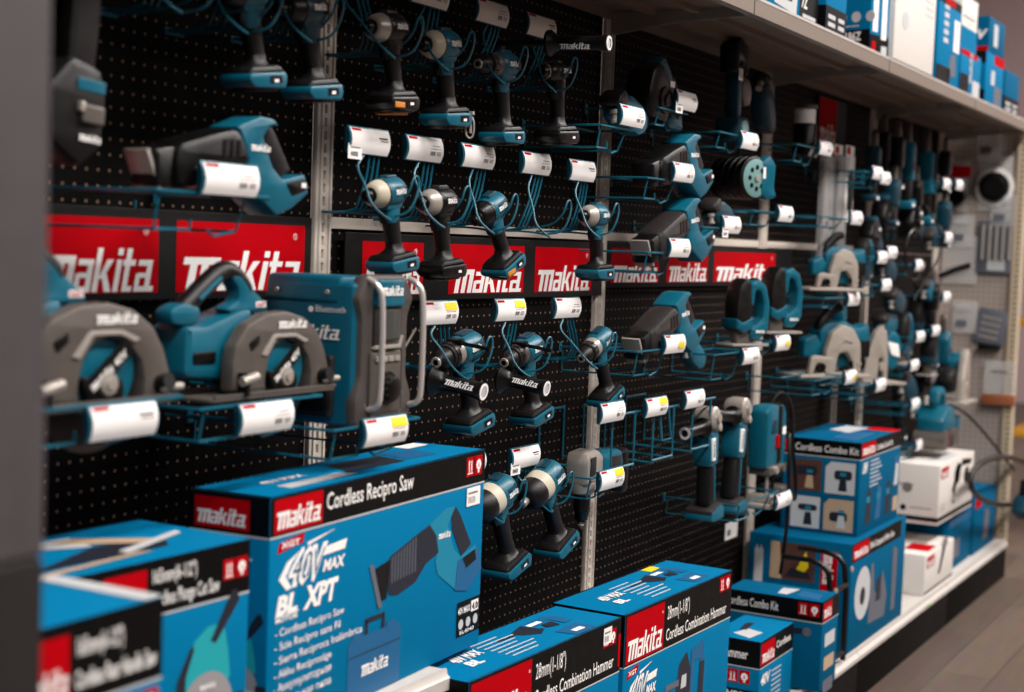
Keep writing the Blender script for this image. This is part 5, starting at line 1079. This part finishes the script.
def p_low(m, f, l, t, W, D, Hh):
    m.rect(f, .0005, Hh-.062, W*.9, Hh-.001, bandk); m.rect(f, .010, Hh-.056, .19, Hh-.006, red, .001); m.logo(f, .018, Hh-.050, .16, .026, card, .0016); m.text(f, .2, Hh-.045, .022, 'Slide Compound Mitre Saw', wht, width=.30)
    circ = lambda cx, cy, a, b_: [(cx+a*cos(R(q)), cy+b_*sin(R(q))) for q in range(0, 360, 20)]
    m.poly(f, circ(.14, .18, .09, .088), art_l, .001); m.poly(f, circ(.14, .17, .03, .03), art_k, .0014); m.poly(f, [(.22, .06), (.42, .05), (.44, .12), (.38, .22), (.34, .14), (.28, .16), (.26, .26), (.23, .26)], art_g, .001)
    m.poly(f, [(.30, .12), (.36, .12), (.36, .2), (.31, .2)], art_k, .0014); m.poly(f, [(.50, .05), (.55, .05), (.56, .26), (.5, .28)], art_g, .001)
    m.rect(f, 0, 0, W, .006, art_l)
    m.rect(l, D-.10, .20, D-.045, Hh-.03, red, .001); U = Vector((0, 0, -1)); V = Vector((0, -1, 0)); G = (l[0]+l[1]*(D-.092)+l[2]*(Hh-.04), U, V); m.logo(G, 0, 0, .10, .035, card, .0016)
    m.poly(l, [(D-.27, .22), (D-.12, .22), (D-.12, Hh-.02), (D-.27, Hh-.02)], pbrown, .001); m.poly(l, [(D-.27, .22), (D-.23, .22), (D-.24, Hh-.02), (D-.27, Hh-.02)], tan, .0014); m.poly(l, [(D-.17, .23), (D-.14, .27), (D-.15, .32), (D-.18, .26)], yel, .0014); m.poly(l, [(D-.22, .23), (D-.13, .23), (D-.14, .25), (D-.2, .26)], art_k, .0016)
    for i in range(2): m.rect(l, D-.32+i*.014, .05, D-.314+i*.014, Hh-.04, art_l)
    m.rect(l, .02, .06, .05, Hh-.05, art_l, .0007)
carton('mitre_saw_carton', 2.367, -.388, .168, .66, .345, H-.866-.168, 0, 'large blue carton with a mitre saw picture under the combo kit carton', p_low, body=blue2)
def p_white(big):
    def fn(m, f, l, t, W, D, Hh):
        m.rect(f, .02, Hh-.055, .14, Hh-.012, red, .001); m.logo(f, .028, Hh-.05, .10, .026, card, .0016)
        if big:
            m.rect(f, .0, .012, W, .030, inkk); m.rect(l, 0, .012, D, .030, inkk); circ = lambda cx, cy, a, b_: [(cx+a*cos(R(q)), cy+b_*sin(R(q))) for q in range(0, 360, 24)]
            m.poly(f, circ(W*.5, .17, .05, .04), inkk, .001); m.poly(f, circ(W*.78, .15, .045, .035), inkk, .001); m.poly(f, [(W*.36, .11), (W*.44, .10), (W*.62, .2), (W*.5, .22)], inkk, .001); m.poly(f, circ(W*.42, .08, .03, .025), inkk, .001); m.poly(f, circ(W*.42, .08, .02, .015), whb, .0014)
            m.poly(f, [(W*.6, .20), (W*.9, .19), (W*.92, .21), (W*.62, .225)], inkk, .001)
            for i in range(3): m.rect(f, .02, .05+.012*i, .12, .053+.012*i, inkg)
            m.poly(l, circ(D*.5, .14, .02, .02), inkg, .001); m.poly(l, circ(D*.45, .06, .012, .012), inkk, .001); m.rect(l, D*.3, .15, D*.6, .155, inkg); m.rect(l, D*.55, .06, D*.9, .064, inkg); m.rect(t, W*.3, D*.1, W*.7, D*.4, art_l)
        else:
            m.poly(f, [(W*.45, .05), (W*.52, .05), (W*.7, .15), (W*.62, .17), (W*.52, .10)], inkk, .001); m.poly(f, [(W*.55, .14), (W*.75, .15), (W*.74, .18), (W*.58, .18)], inkg, .0012); m.rect(t, W*.2, D*.05, W*.5, D*.4, red, .001); m.rect(f, 0, .004, W, .012, inkk)
    return fn
carton('grinder_carton', 3.40, -.375, .168, .46, .27, .155, 0, 'low white carton with red label standing on the base deck', p_white(0), body=whb)
carton('blue_carton', 3.90, -.345, .168, .40, .26, .21, 0, 'plain blue carton behind the low white one, under the white grinder carton', lambda m, f, l, t, W, D, Hh: (m.rect(f, 0, Hh-.03, W, Hh, case), m.rect(f, .05, .04, .2, .12, art_g)), body=blue2)
carton('blue_carton', 3.38, -.100, .168, .42, .09, .235, 0, 'blue carton between the pegboard and the low white carton', lambda m, f, l, t, W, D, Hh: m.rect(t, .02, .02, .2, .1, art_b), body=blue2)
carton('grinder_carton', 3.62, -.36, .380+.024, .60, .25, .235, 0, 'white grinder carton with black tool drawing, on the blue cartons', p_white(1), body=whb)
carton('blue_carton', 4.33, -.35, .168, .45, .28, .26, 0, 'blue carton with red label next to the pale end panel', lambda m, f, l, t, W, D, Hh: (m.rect(f, .02, Hh-.06, .14, Hh-.01, red, .001), m.poly(f, [(.2, .04), (.3, .04), (.32, .16), (.22, .18)], art_g, .001)), body=blue2)
# folded black wire stand beside the combo cartons
t = empty('folding_stand', (2.12, -.30, .168)); tag(t, 'folded black tubular stand leaning beside the narrow combo kit carton', 'stand')
m = MB()
for q in (0, .16):
    m = MB(); m.tube([(q, -.10, .010), (q, -.10, .30), (q, -.06, .345), (q, .06, .345)], .009, blk, 8, 1); m.build('leg', t)
m = MB(); m.tube([(0, -.10, .25), (.16, -.10, .25)], .008, blk, 8); m.build('crossbar', t); m = MB(); m.tube([(0, -.10, .035), (.16, -.10, .035)], .008, blk, 8); m.build('crossbar', t)
m = MB(); m.lathe((.16, -.112, .30), (0, -1, 0), [(0, .010), (.006, .010)], sil, 10); m.build('bolt', t); m = MB(); m.lathe((0.0, -.112, .26), (0, -1, 0), [(0, .010), (.006, .010)], sil, 10); m.build('bolt', t)

# cartons on the overhead shelf
zt = H+.668
def p_top(kind):
    def fn(m, f, l, t, W, D, Hh):
        if kind == 'a':
            m.poly(f, [(W*.45, .04), (W*.72, .03), (W*.74, .14), (W*.5, .16)], art_l, .001); m.rect(f, W*.76, 0, W, .10, bandk, .001); m.text(f, W*.78, .06, .03, '7Z', wht, width=.05, bold=.03); m.rect(f, W*.52, .06, W*.66, .10, inkk, .0014)
            for i in range(2): m.rect(f, W*.8+.0, .012+.022*i, W*.97, .022+.022*i, art_l, .0014)
        if kind == 'n':
            m.rect(f, 0, 0, W, .09, bandk, .001); m.rect(l, 0, 0, D, .09, bandk, .001)
            for i in range(3): m.rect(f, W*.1, .012+.022*i, W*.45, .024+.022*i, art_l, .0014); m.rect(f, W*.6, .012+.022*i, W*.9, .024+.022*i, art_l, .0014)
        if kind == 'd':
            m.rect(l, 0, .012, D, .095, bandk, .001); m.text(l, .02, .062, .026, 'DJR186Z', wht, width=D-.05, bold=.03); m.text(l, .03, .024, .012, '18V  Li-ion', wht, width=D-.12, bold=.01)
            for i in range(3): m.poly(l, [(D*.35+.05*i+.017*cos(R(q)), .135+.017*sin(R(q))) for q in range(0, 360, 30)], art_l, .001)
            m.rect(l, D*.3, .105, D*.75, .109, art_l)
            m.rect(f, W*.12, .09, W*.38, Hh*.9, card, .001); m.rect(f, W*.58, .07, W*.85, Hh*.9, card, .001); m.rect(f, 0, .0, W, .08, bandk, .0008); m.rect(f, W*.1, .02, W*.3, .06, red, .0014); m.rect(f, W*.6, .02, W*.9, .05, art_l, .0014)
        if kind == 'w':
            m.rect(f, .0, .022, W, .030, inkk); m.poly(f, [(W*.28, Hh*.85), (W*.38, Hh*.62), (W*.55, Hh*.72), (W*.6, Hh*.95), (W*.4, Hh*.98)], inkg, .001); m.poly(f, [(W*.36, Hh*.66), (W*.40, Hh*.64), (W*.56, Hh*.86), (W*.5, Hh*.9)], inkk, .0014)
            m.poly(f, [(W*.25+.04*cos(R(q)), Hh*.42+.03*sin(R(q))) for q in range(0, 360, 24)], art_l, .001)
            for i in range(5): m.rect(f, W*.72, Hh*(.55+.06*i), W*.94, Hh*(.57+.06*i), art_l)
        if kind == 'b':
            m.text(f, .02, Hh*.5, .03, 'JAPAN', wht, width=.0+W*.45) if False else None
            for i in range(5): m.rect(f, W*.25, Hh*.5+.03*i, W*.45, Hh*.5+.018+.03*i, art_l)
            m.rect(f, W*.7, Hh*.45, W*.96, Hh*.8, card, .001); m.rect(f, 0, .01, W*.6, .08, bandk, .001); m.poly(f, [(W*.5, .05), (W*.85, .06), (W*.8, Hh*.42), (W*.6, Hh*.4)], art_g, .001); m.rect(f, 0, Hh-.03, W, Hh, bandk, .0008); m.rect(f, .1, Hh-.026, W-.1, Hh-.004, red, .001)
        if kind == 'v':
            U = Vector((0, 0, 1)); V = Vector((-1, 0, 0)); m.logo((f[0]+f[1]*(W*.55)+f[2]*.06, U, V), 0, 0, .12, .05, art_l, .001); m.rect(f, 0, 0, W*.4, .09, bandk, .001); m.rect(f, W*.6, .01, W*.95, .08, art_l, .001); m.rect(f, 0, Hh-.02, W*.8, Hh, red, .001)
        if kind == 'wb': m.rect(f, 0, 0, W, Hh*.42, blue, .0008); m.rect(l, 0, 0, D, Hh*.42, blue, .0008); m.rect(l, .05, Hh*.55, D-.05, Hh*.57, inkg); m.rect(f, .02, Hh*.6, W-.05, Hh*.63, inkg)
        if kind == 'j': m.text(l, D*.42, .05, .036, 'JAV', wht, width=.09, shear=.25, bold=.04); m.rect(l, 0, 0, D, .02, red, .001); m.rect(l, .03, .06, .06, Hh-.03, case); m.rect(f, W*.3, .03, W*.55, Hh-.02, art_l, .001)
        if kind == 's': m.rect(l, 0, Hh-.05, D, Hh, bandk, .001); m.text(l, .03, Hh-.042, .028, 'e Saw', wht, width=.10, bold=.02); m.rect(l, 0, .0, D, .07, bandk, .001); m.text(l, .04, .02, .026, 'JR001', wht, width=.14, bold=.02); m.rect(f, W*.5, .02, W*.9, .10, art_g, .001); m.rect(f, .15, Hh-.04, W, Hh, red, .0008); m.rect(f, W*.3, .1, W*.5, Hh*.7, art_l, .001)
    return fn
def topc(x, y, W, D, Hh, kind, label, body=blue, z=0, rot=0): carton('tool_carton', x, y, zt+z, W, D, Hh, rot, label, p_top(kind), body=body)
topc(1.18, -.36, .66, .27, .26, 'a', 'blue carton with a pale picture, first on the overhead shelf')
topc(1.86, -.378, .19, .25, .24, 'n', 'narrow blue carton with black base label, second on the overhead shelf')
topc(2.38, -.355, .12, .155, .30, 'd', 'blue carton reading DJR186Z on the overhead shelf', rot=-13)
topc(2.585, -.375, .52, .30, .40, 'w', 'tall white carton with a grey drawing on the overhead shelf', body=whb)
topc(3.13, -.380, .34, .30, .33, 'b', 'blue carton with white sticker right of the tall white carton')
topc(3.50, -.38, .34, .30, .18, 'v', 'short blue carton carrying a white and blue one, overhead shelf')
topc(3.50, -.375, .26, .28, .20, 'wb', 'white carton with blue lower edge stacked on a short blue carton', body=whb, z=.182)
topc(3.93, -.38, .34, .20, .225, 's', 'blue carton with black bands under the JAV carton')
topc(4.00, -.37, .30, .18, .14, 'j', 'blue carton reading JAV, topmost at the far end', body=blue2, z=.232)
topc(4.36, -.37, .30, .25, .20, 'n', 'dark blue carton last on the overhead shelf at the end panel', body=blue2)

# ------------------------------------------------------- pale end panel
EX = 4.86
t = empty('end_panel', (EX, 0, 0)); tag(t, 'pale perforated end panel closing the fixture on the right', 'end panel')
def pegx():
    m_ = pegmat('pale_pegboard_end', (170, 158, 150), (98, 88, 84), 0, 0, .0042)
    for n in m_.node_tree.nodes:
        if n.type == 'SEPXYZ':
            for l_ in list(m_.node_tree.links):
                if l_.from_node == n and l_.from_socket.name == 'X': s_ = l_.to_socket; m_.node_tree.links.remove(l_); m_.node_tree.links.new(n.outputs['Y'], s_)
    return m_
pe = pegx()
m = MB(); m.box(0, .012, -.345, -.02, .172, H+.02, pe); m.box(0, .012, -.345, -.02, H+.028, H+.63, pe); m.build('perforated_sheet', t)
m = MB(); m.box(-.012, .016, -.36, -.02, H+.63, H+.652, beige, .002); m.box(-.006, .0135, -.345, -.02, H+.018, H+.030, beige, .002); m.build('frame_rail', t)
m = MB(); m.box(-.022, .02, -.392, -.345, 0.0, H+.652, beige, .003)
z = .2
while z < H+.6: m.box(-.0228, -.0215, -.376, -.368, z, z+.014, inkk); z += .025
for zz in (.06,): m.lathe((-.023, -.37, zz), (-1, 0, 0), [(0, .008), (.003, .007)], dgr, 10)
m.build('front_post', t)
def endthing(name, px, py, label, cat, fn, off=.016):
    p = at(px, py, X=EX-off); t_ = empty(name, p); fn(t_); tag(t_, label, cat)
LFx = lambda x, y, z: (Vector((x, y, z)), Vector((0, -1, 0)), Vector((0, 0, 1)))
def ring_pack(t_):
    m = MB(); m.box(-.002, 0, -.075, .075, -.11, .14, film, .0008); m.build('blister_card', t_)
    m = MB(); m.lathe((-.002, 0, 0), (-1, 0, 0), [(0, .088), (.006, .088), (.007, .06)], wht, 30); m.build('pale_rim', t_)
    m = MB(); m.lathe((-.010, 0, 0), (-1, 0, 0), [(0, .068), (.02, .066), (.022, .05), (.03, .048)], blk, 30); m.build('black_disc', t_)
endthing('sanding_disc_pack', 995, 187, 'round black disc on a white rim hanging on the end panel', 'accessory pack', ring_pack)
def small_round(t_):
    m = MB(); m.box(-.0012, 0, -.06, .06, -.10, .14, film, .0004); m.build('blister_card', t_)
    m = MB(); m.lathe((-.002, 0, -.03), (-1, 0, 0), [(0, .048), (.02, .046)], blk, 24); m.build('black_disc', t_)
    m = MB(); m.box(-.01, -.0015, -.07, .07, .06, .11, red, .002); m.build('red_header', t_)
endthing('sanding_disc_pack', 955, 190, 'small black disc pack with dark red header, left side of the end panel', 'accessory pack', small_round)
def bars_pack(t_):
    m = MB(); m.box(-.004, 0, -.085, .085, -.12, .12, art_g, .001); m.rect(LFx(-.0045, .085, -.12), .05, .012, .13, .06, art_l); m.build('backing_card', t_)
    m = MB()
    for i in range(5): m.lathe((-.010, -.06+.03*i, -.06), (0, 0, 1), [(0, .007), (.16, .007)], sil, 10)
    m.build('steel_bars', t_)
endthing('drill_bit_pack', 996, 247, 'grey card of upright steel bits on the end panel', 'accessory pack', bars_pack)
def dark_piece(t_):
    m = MB(); m.box(-.0012, 0, -.08, .08, -.10, .12, film, .0004); m.build('blister_card', t_)
    m = MB(); m.tube([(-.012, .09, -.07), (-.014, .02, -.035), (-.012, -.05, -.01)], .011, inkk, 8); m.build('dark_rod', t_)
endthing('accessory_pack', 960, 262, 'clear pack with a slanting dark rod on the end panel', 'accessory pack', dark_piece)
def tilt_pack(t_):
    m = MB(); m.M = Matrix.Rotation(R(10), 4, 'X'); m.box(-.004, 0, -.07, .07, -.075, .085, art_g, .001)
    for i in range(4): m.rect(LFx(-.0042, .06, -.05+.03*i), .01, 0, .10, .012, sil)
    m.build('backing_card', t_); m = MB(); m.box(-.03, -.004, -.05, .05, -.10, -.072, inkk, .004); m.build('black_base', t_)
endthing('socket_set_pack', 991, 328, 'tilted grey pack with a black base in the middle of the end panel', 'accessory pack', tilt_pack)
def box_pack(t_):
    m = MB(); m.box(-.03, 0, -.07, .07, -.05, .10, film, .003); m.rect(LFx(-.031, .07, .0), .03, .05, .11, .056, inkk); m.build('clear_case', t_)
    m = MB(); m.box(-.034, 0, -.072, .072, -.10, -.052, brown, .003); m.build('brown_box', t_)
endthing('boxed_accessory', 1000, 383, 'clear case above a small brown box on the end panel', 'accessory pack', box_pack)
def plain_pack(t_):
    m = MB(); m.box(-.010, 0, -.055, .055, -.07, .08, film, .003); m.rect(LFx(-.0105, .05, -.04), .01, 0, .06, .03, art_g); m.rect(LFx(-.0105, .05, .04), .01, 0, .08, .02, art_l); m.build('clear_pack', t_)
for px, py, lb in [(965, 318, 'faint clear pack at left below the end panel middle rail'), (1003, 212, 'faint clear pack between the black disc and the steel bits'), (990, 145, 'faint clear pack near the top of the end panel'), (962, 232, 'faint clear pack above the slanting dark rod')]:
    endthing('accessory_pack', px, py, lb, 'accessory pack', plain_pack)
t = empty('power_cable', at(932, 235, -.24)); m = MB(); p0 = Vector(t.location)
m.tube([at(925+17*sin(a_*.5)*(1 if a_ < 7 else .9), 205+a_*12, -.24)-p0 for a_ in range(9)], .005, blk, 8, 2); m.build('cord', t)
m = MB(); m.tube([at(914+9*cos(a_*.55), 255+26*sin(a_*.55), -.235)-p0 for a_ in range(12)], .005, blk, 8, 1); m.build('cord', t); tag(t, 'black power cable hanging in loops in front of the fifth bay tools', 'cable')
# coiled hose
t = empty('hose', at(1000, 480, -.38)); m = MB(); pts = []
p0 = Vector(t.location)
for px, py, Y in [(950, 405, -.26), (965, 412, -.30), (982, 430, -.33), (1000, 452, -.37), (1014, 470, -.41)]: pts.append(at(px, py, Y)-p0)
m.tube(pts, .006, blk, 8, 2)
ring = []
for i in range(25):
    a = 2*pi*i/24; ring.append(at(1004+34*cos(a), 481+24*sin(a), -.425)-p0)
m.tube(ring, .012, blk, 10); m.build('coil', t); tag(t, 'thick black hose coiled in front of the end panel post', 'hose')

# beyond the end panel
t = empty('yellow_rack', (6.2, -.46, 0)); tag(t, 'strip of a yellow rack seen past the end panel', 'rack')
m = MB(); m.box(-.05, .05, -.12, .0, 0, 1.1, ylw, .004); m.build('post', t)
m = MB(); m.box(-.05, .6, -.10, .35, 1.1, 1.14, ylw, .004); m.box(-.05, .6, -.10, .35, .5, .53, ylw, .004); m.build('tray', t)
for i, (z, c_, lb) in enumerate([(1.142, whb, 'white pack low on the far yellow rack'), (1.302, brown, 'orange-brown pack above the white one on the far rack'), (1.442, blue2, 'dark blue pack on top of the far rack')]):
    m = MB(); m.box(-.06, .3, -.1, .2, 0, .135, c_, .004); m.rect(LF(-.061, .2, 0), .02, .03, .2, .06, art_l); o = m.build('far_pack'); o.location = (6.2, -.46, z); tag(o, lb, 'pack')
t = empty('cordless_tool', at(1024, 508, -.50)); tag(t, 'dark teal tool end poking in at the right edge', 'cordless tool')
m = MB(); m.prism(rnd([(-.05, -.02), (.0, .05), (.10, .06), (.12, -.05), (.02, -.06)], .02, 4), -.05, .05, dteal, .02); m.build('body', t)
m = MB(); m.prism(rnd([(.02, .05), (.03, .12), (.09, .12), (.10, .05)], .01), -.03, .03, blk, .01); m.build('cap', t)

# --------------------------------------------------------------- LIGHTING
def lamp(x, y, z, sx, sy, e, col=(1, .945, .90)):
    d = bpy.data.lights.new('ceiling_light', 'AREA'); d.shape = 'RECTANGLE'; d.size = sx; d.size_y = sy; d.energy = e; d.color = col
    o = bpy.data.objects.new('ceiling_light', d); C.objects.link(o); o.location = (x, y, z)
    return o
for i, x in enumerate((-3.0, .4, 3.8, 7.2, 10.6)): lamp(x, -3.2, 5.4, 2.4, .6, 300)
lamp(1.5, -7.5, 5.4, 9, .6, 330)
w = bpy.data.worlds.new('world'); bpy.context.scene.world = w; w.use_nodes = True
w.node_tree.nodes['Background'].inputs[0].default_value = (.55, .5, .52, 1); w.node_tree.nodes['Background'].inputs[1].default_value = .04
vs = bpy.context.scene.view_settings; vs.view_transform = 'Standard'; vs.look = 'None'; vs.gamma = 1; vs.use_curve_mapping = False; vs.exposure = -.22

# -------------------------------------------------- groups of like things
GROUPS = {'tool_hook': 'teal wire hooks with white price tags', 'tool_cradle': 'teal wire cradles with white price tags', 'wire_rack': 'bare teal wire racks below the third bay saws',
 'impact_driver': 'impact drivers hanging on the pegboard', 'hammer_drill': 'drills hanging on the pegboard', 'impact_wrench': 'impact wrenches in the fourth row', 'reciprocating_saw': 'reciprocating saws in wire cradles',
 'circular_saw': 'circular saws left of the radio', 'compact_grinder': 'compact grinders in wire cradles', 'jigsaw': 'jigsaws on the pegboard', 'angle_grinder': 'angle grinders hung head up', 'plunge_cut_saw': 'silver-guarded plunge saws',
 'metal_cutting_saw': 'metal-cutting saws with silver guards', 'multi_tool': 'small upright tools of the far bays', 'track_saw': 'dark saws in wire cradles', 'slotted_upright': 'slotted uprights between the bays', 'pegboard': 'black pegboards of the wall',
 'overhead_shelf': 'grey overhead shelves', 'base_deck': 'base decks along the wall', 'tool_carton': 'cartons on the overhead shelf', 'hammer_carton': 'blue hammer cartons on the base deck', 'saw_carton': 'blue saw cartons at the left', 'combo_kit_carton': 'combo kit cartons',
 'grinder_carton': 'white grinder cartons', 'blue_carton': 'plain blue cartons at the far end', 'wall_banner': 'banner strips across the pegboards', 'accessory_bag': 'accessory bags on the fourth bay', 'sanding_disc_pack': 'disc packs on the end panel',
 'accessory_pack': 'small packs on the end panel', 'hanging_rail': 'pale hanging rails behind the cartons', 'far_pack': 'packs on the far yellow rack'}
for o in list(bpy.context.scene.objects):
    if o.parent is None and 'label' in o and o.name.split('.')[0] in GROUPS: o['group'] = GROUPS[o.name.split('.')[0]]
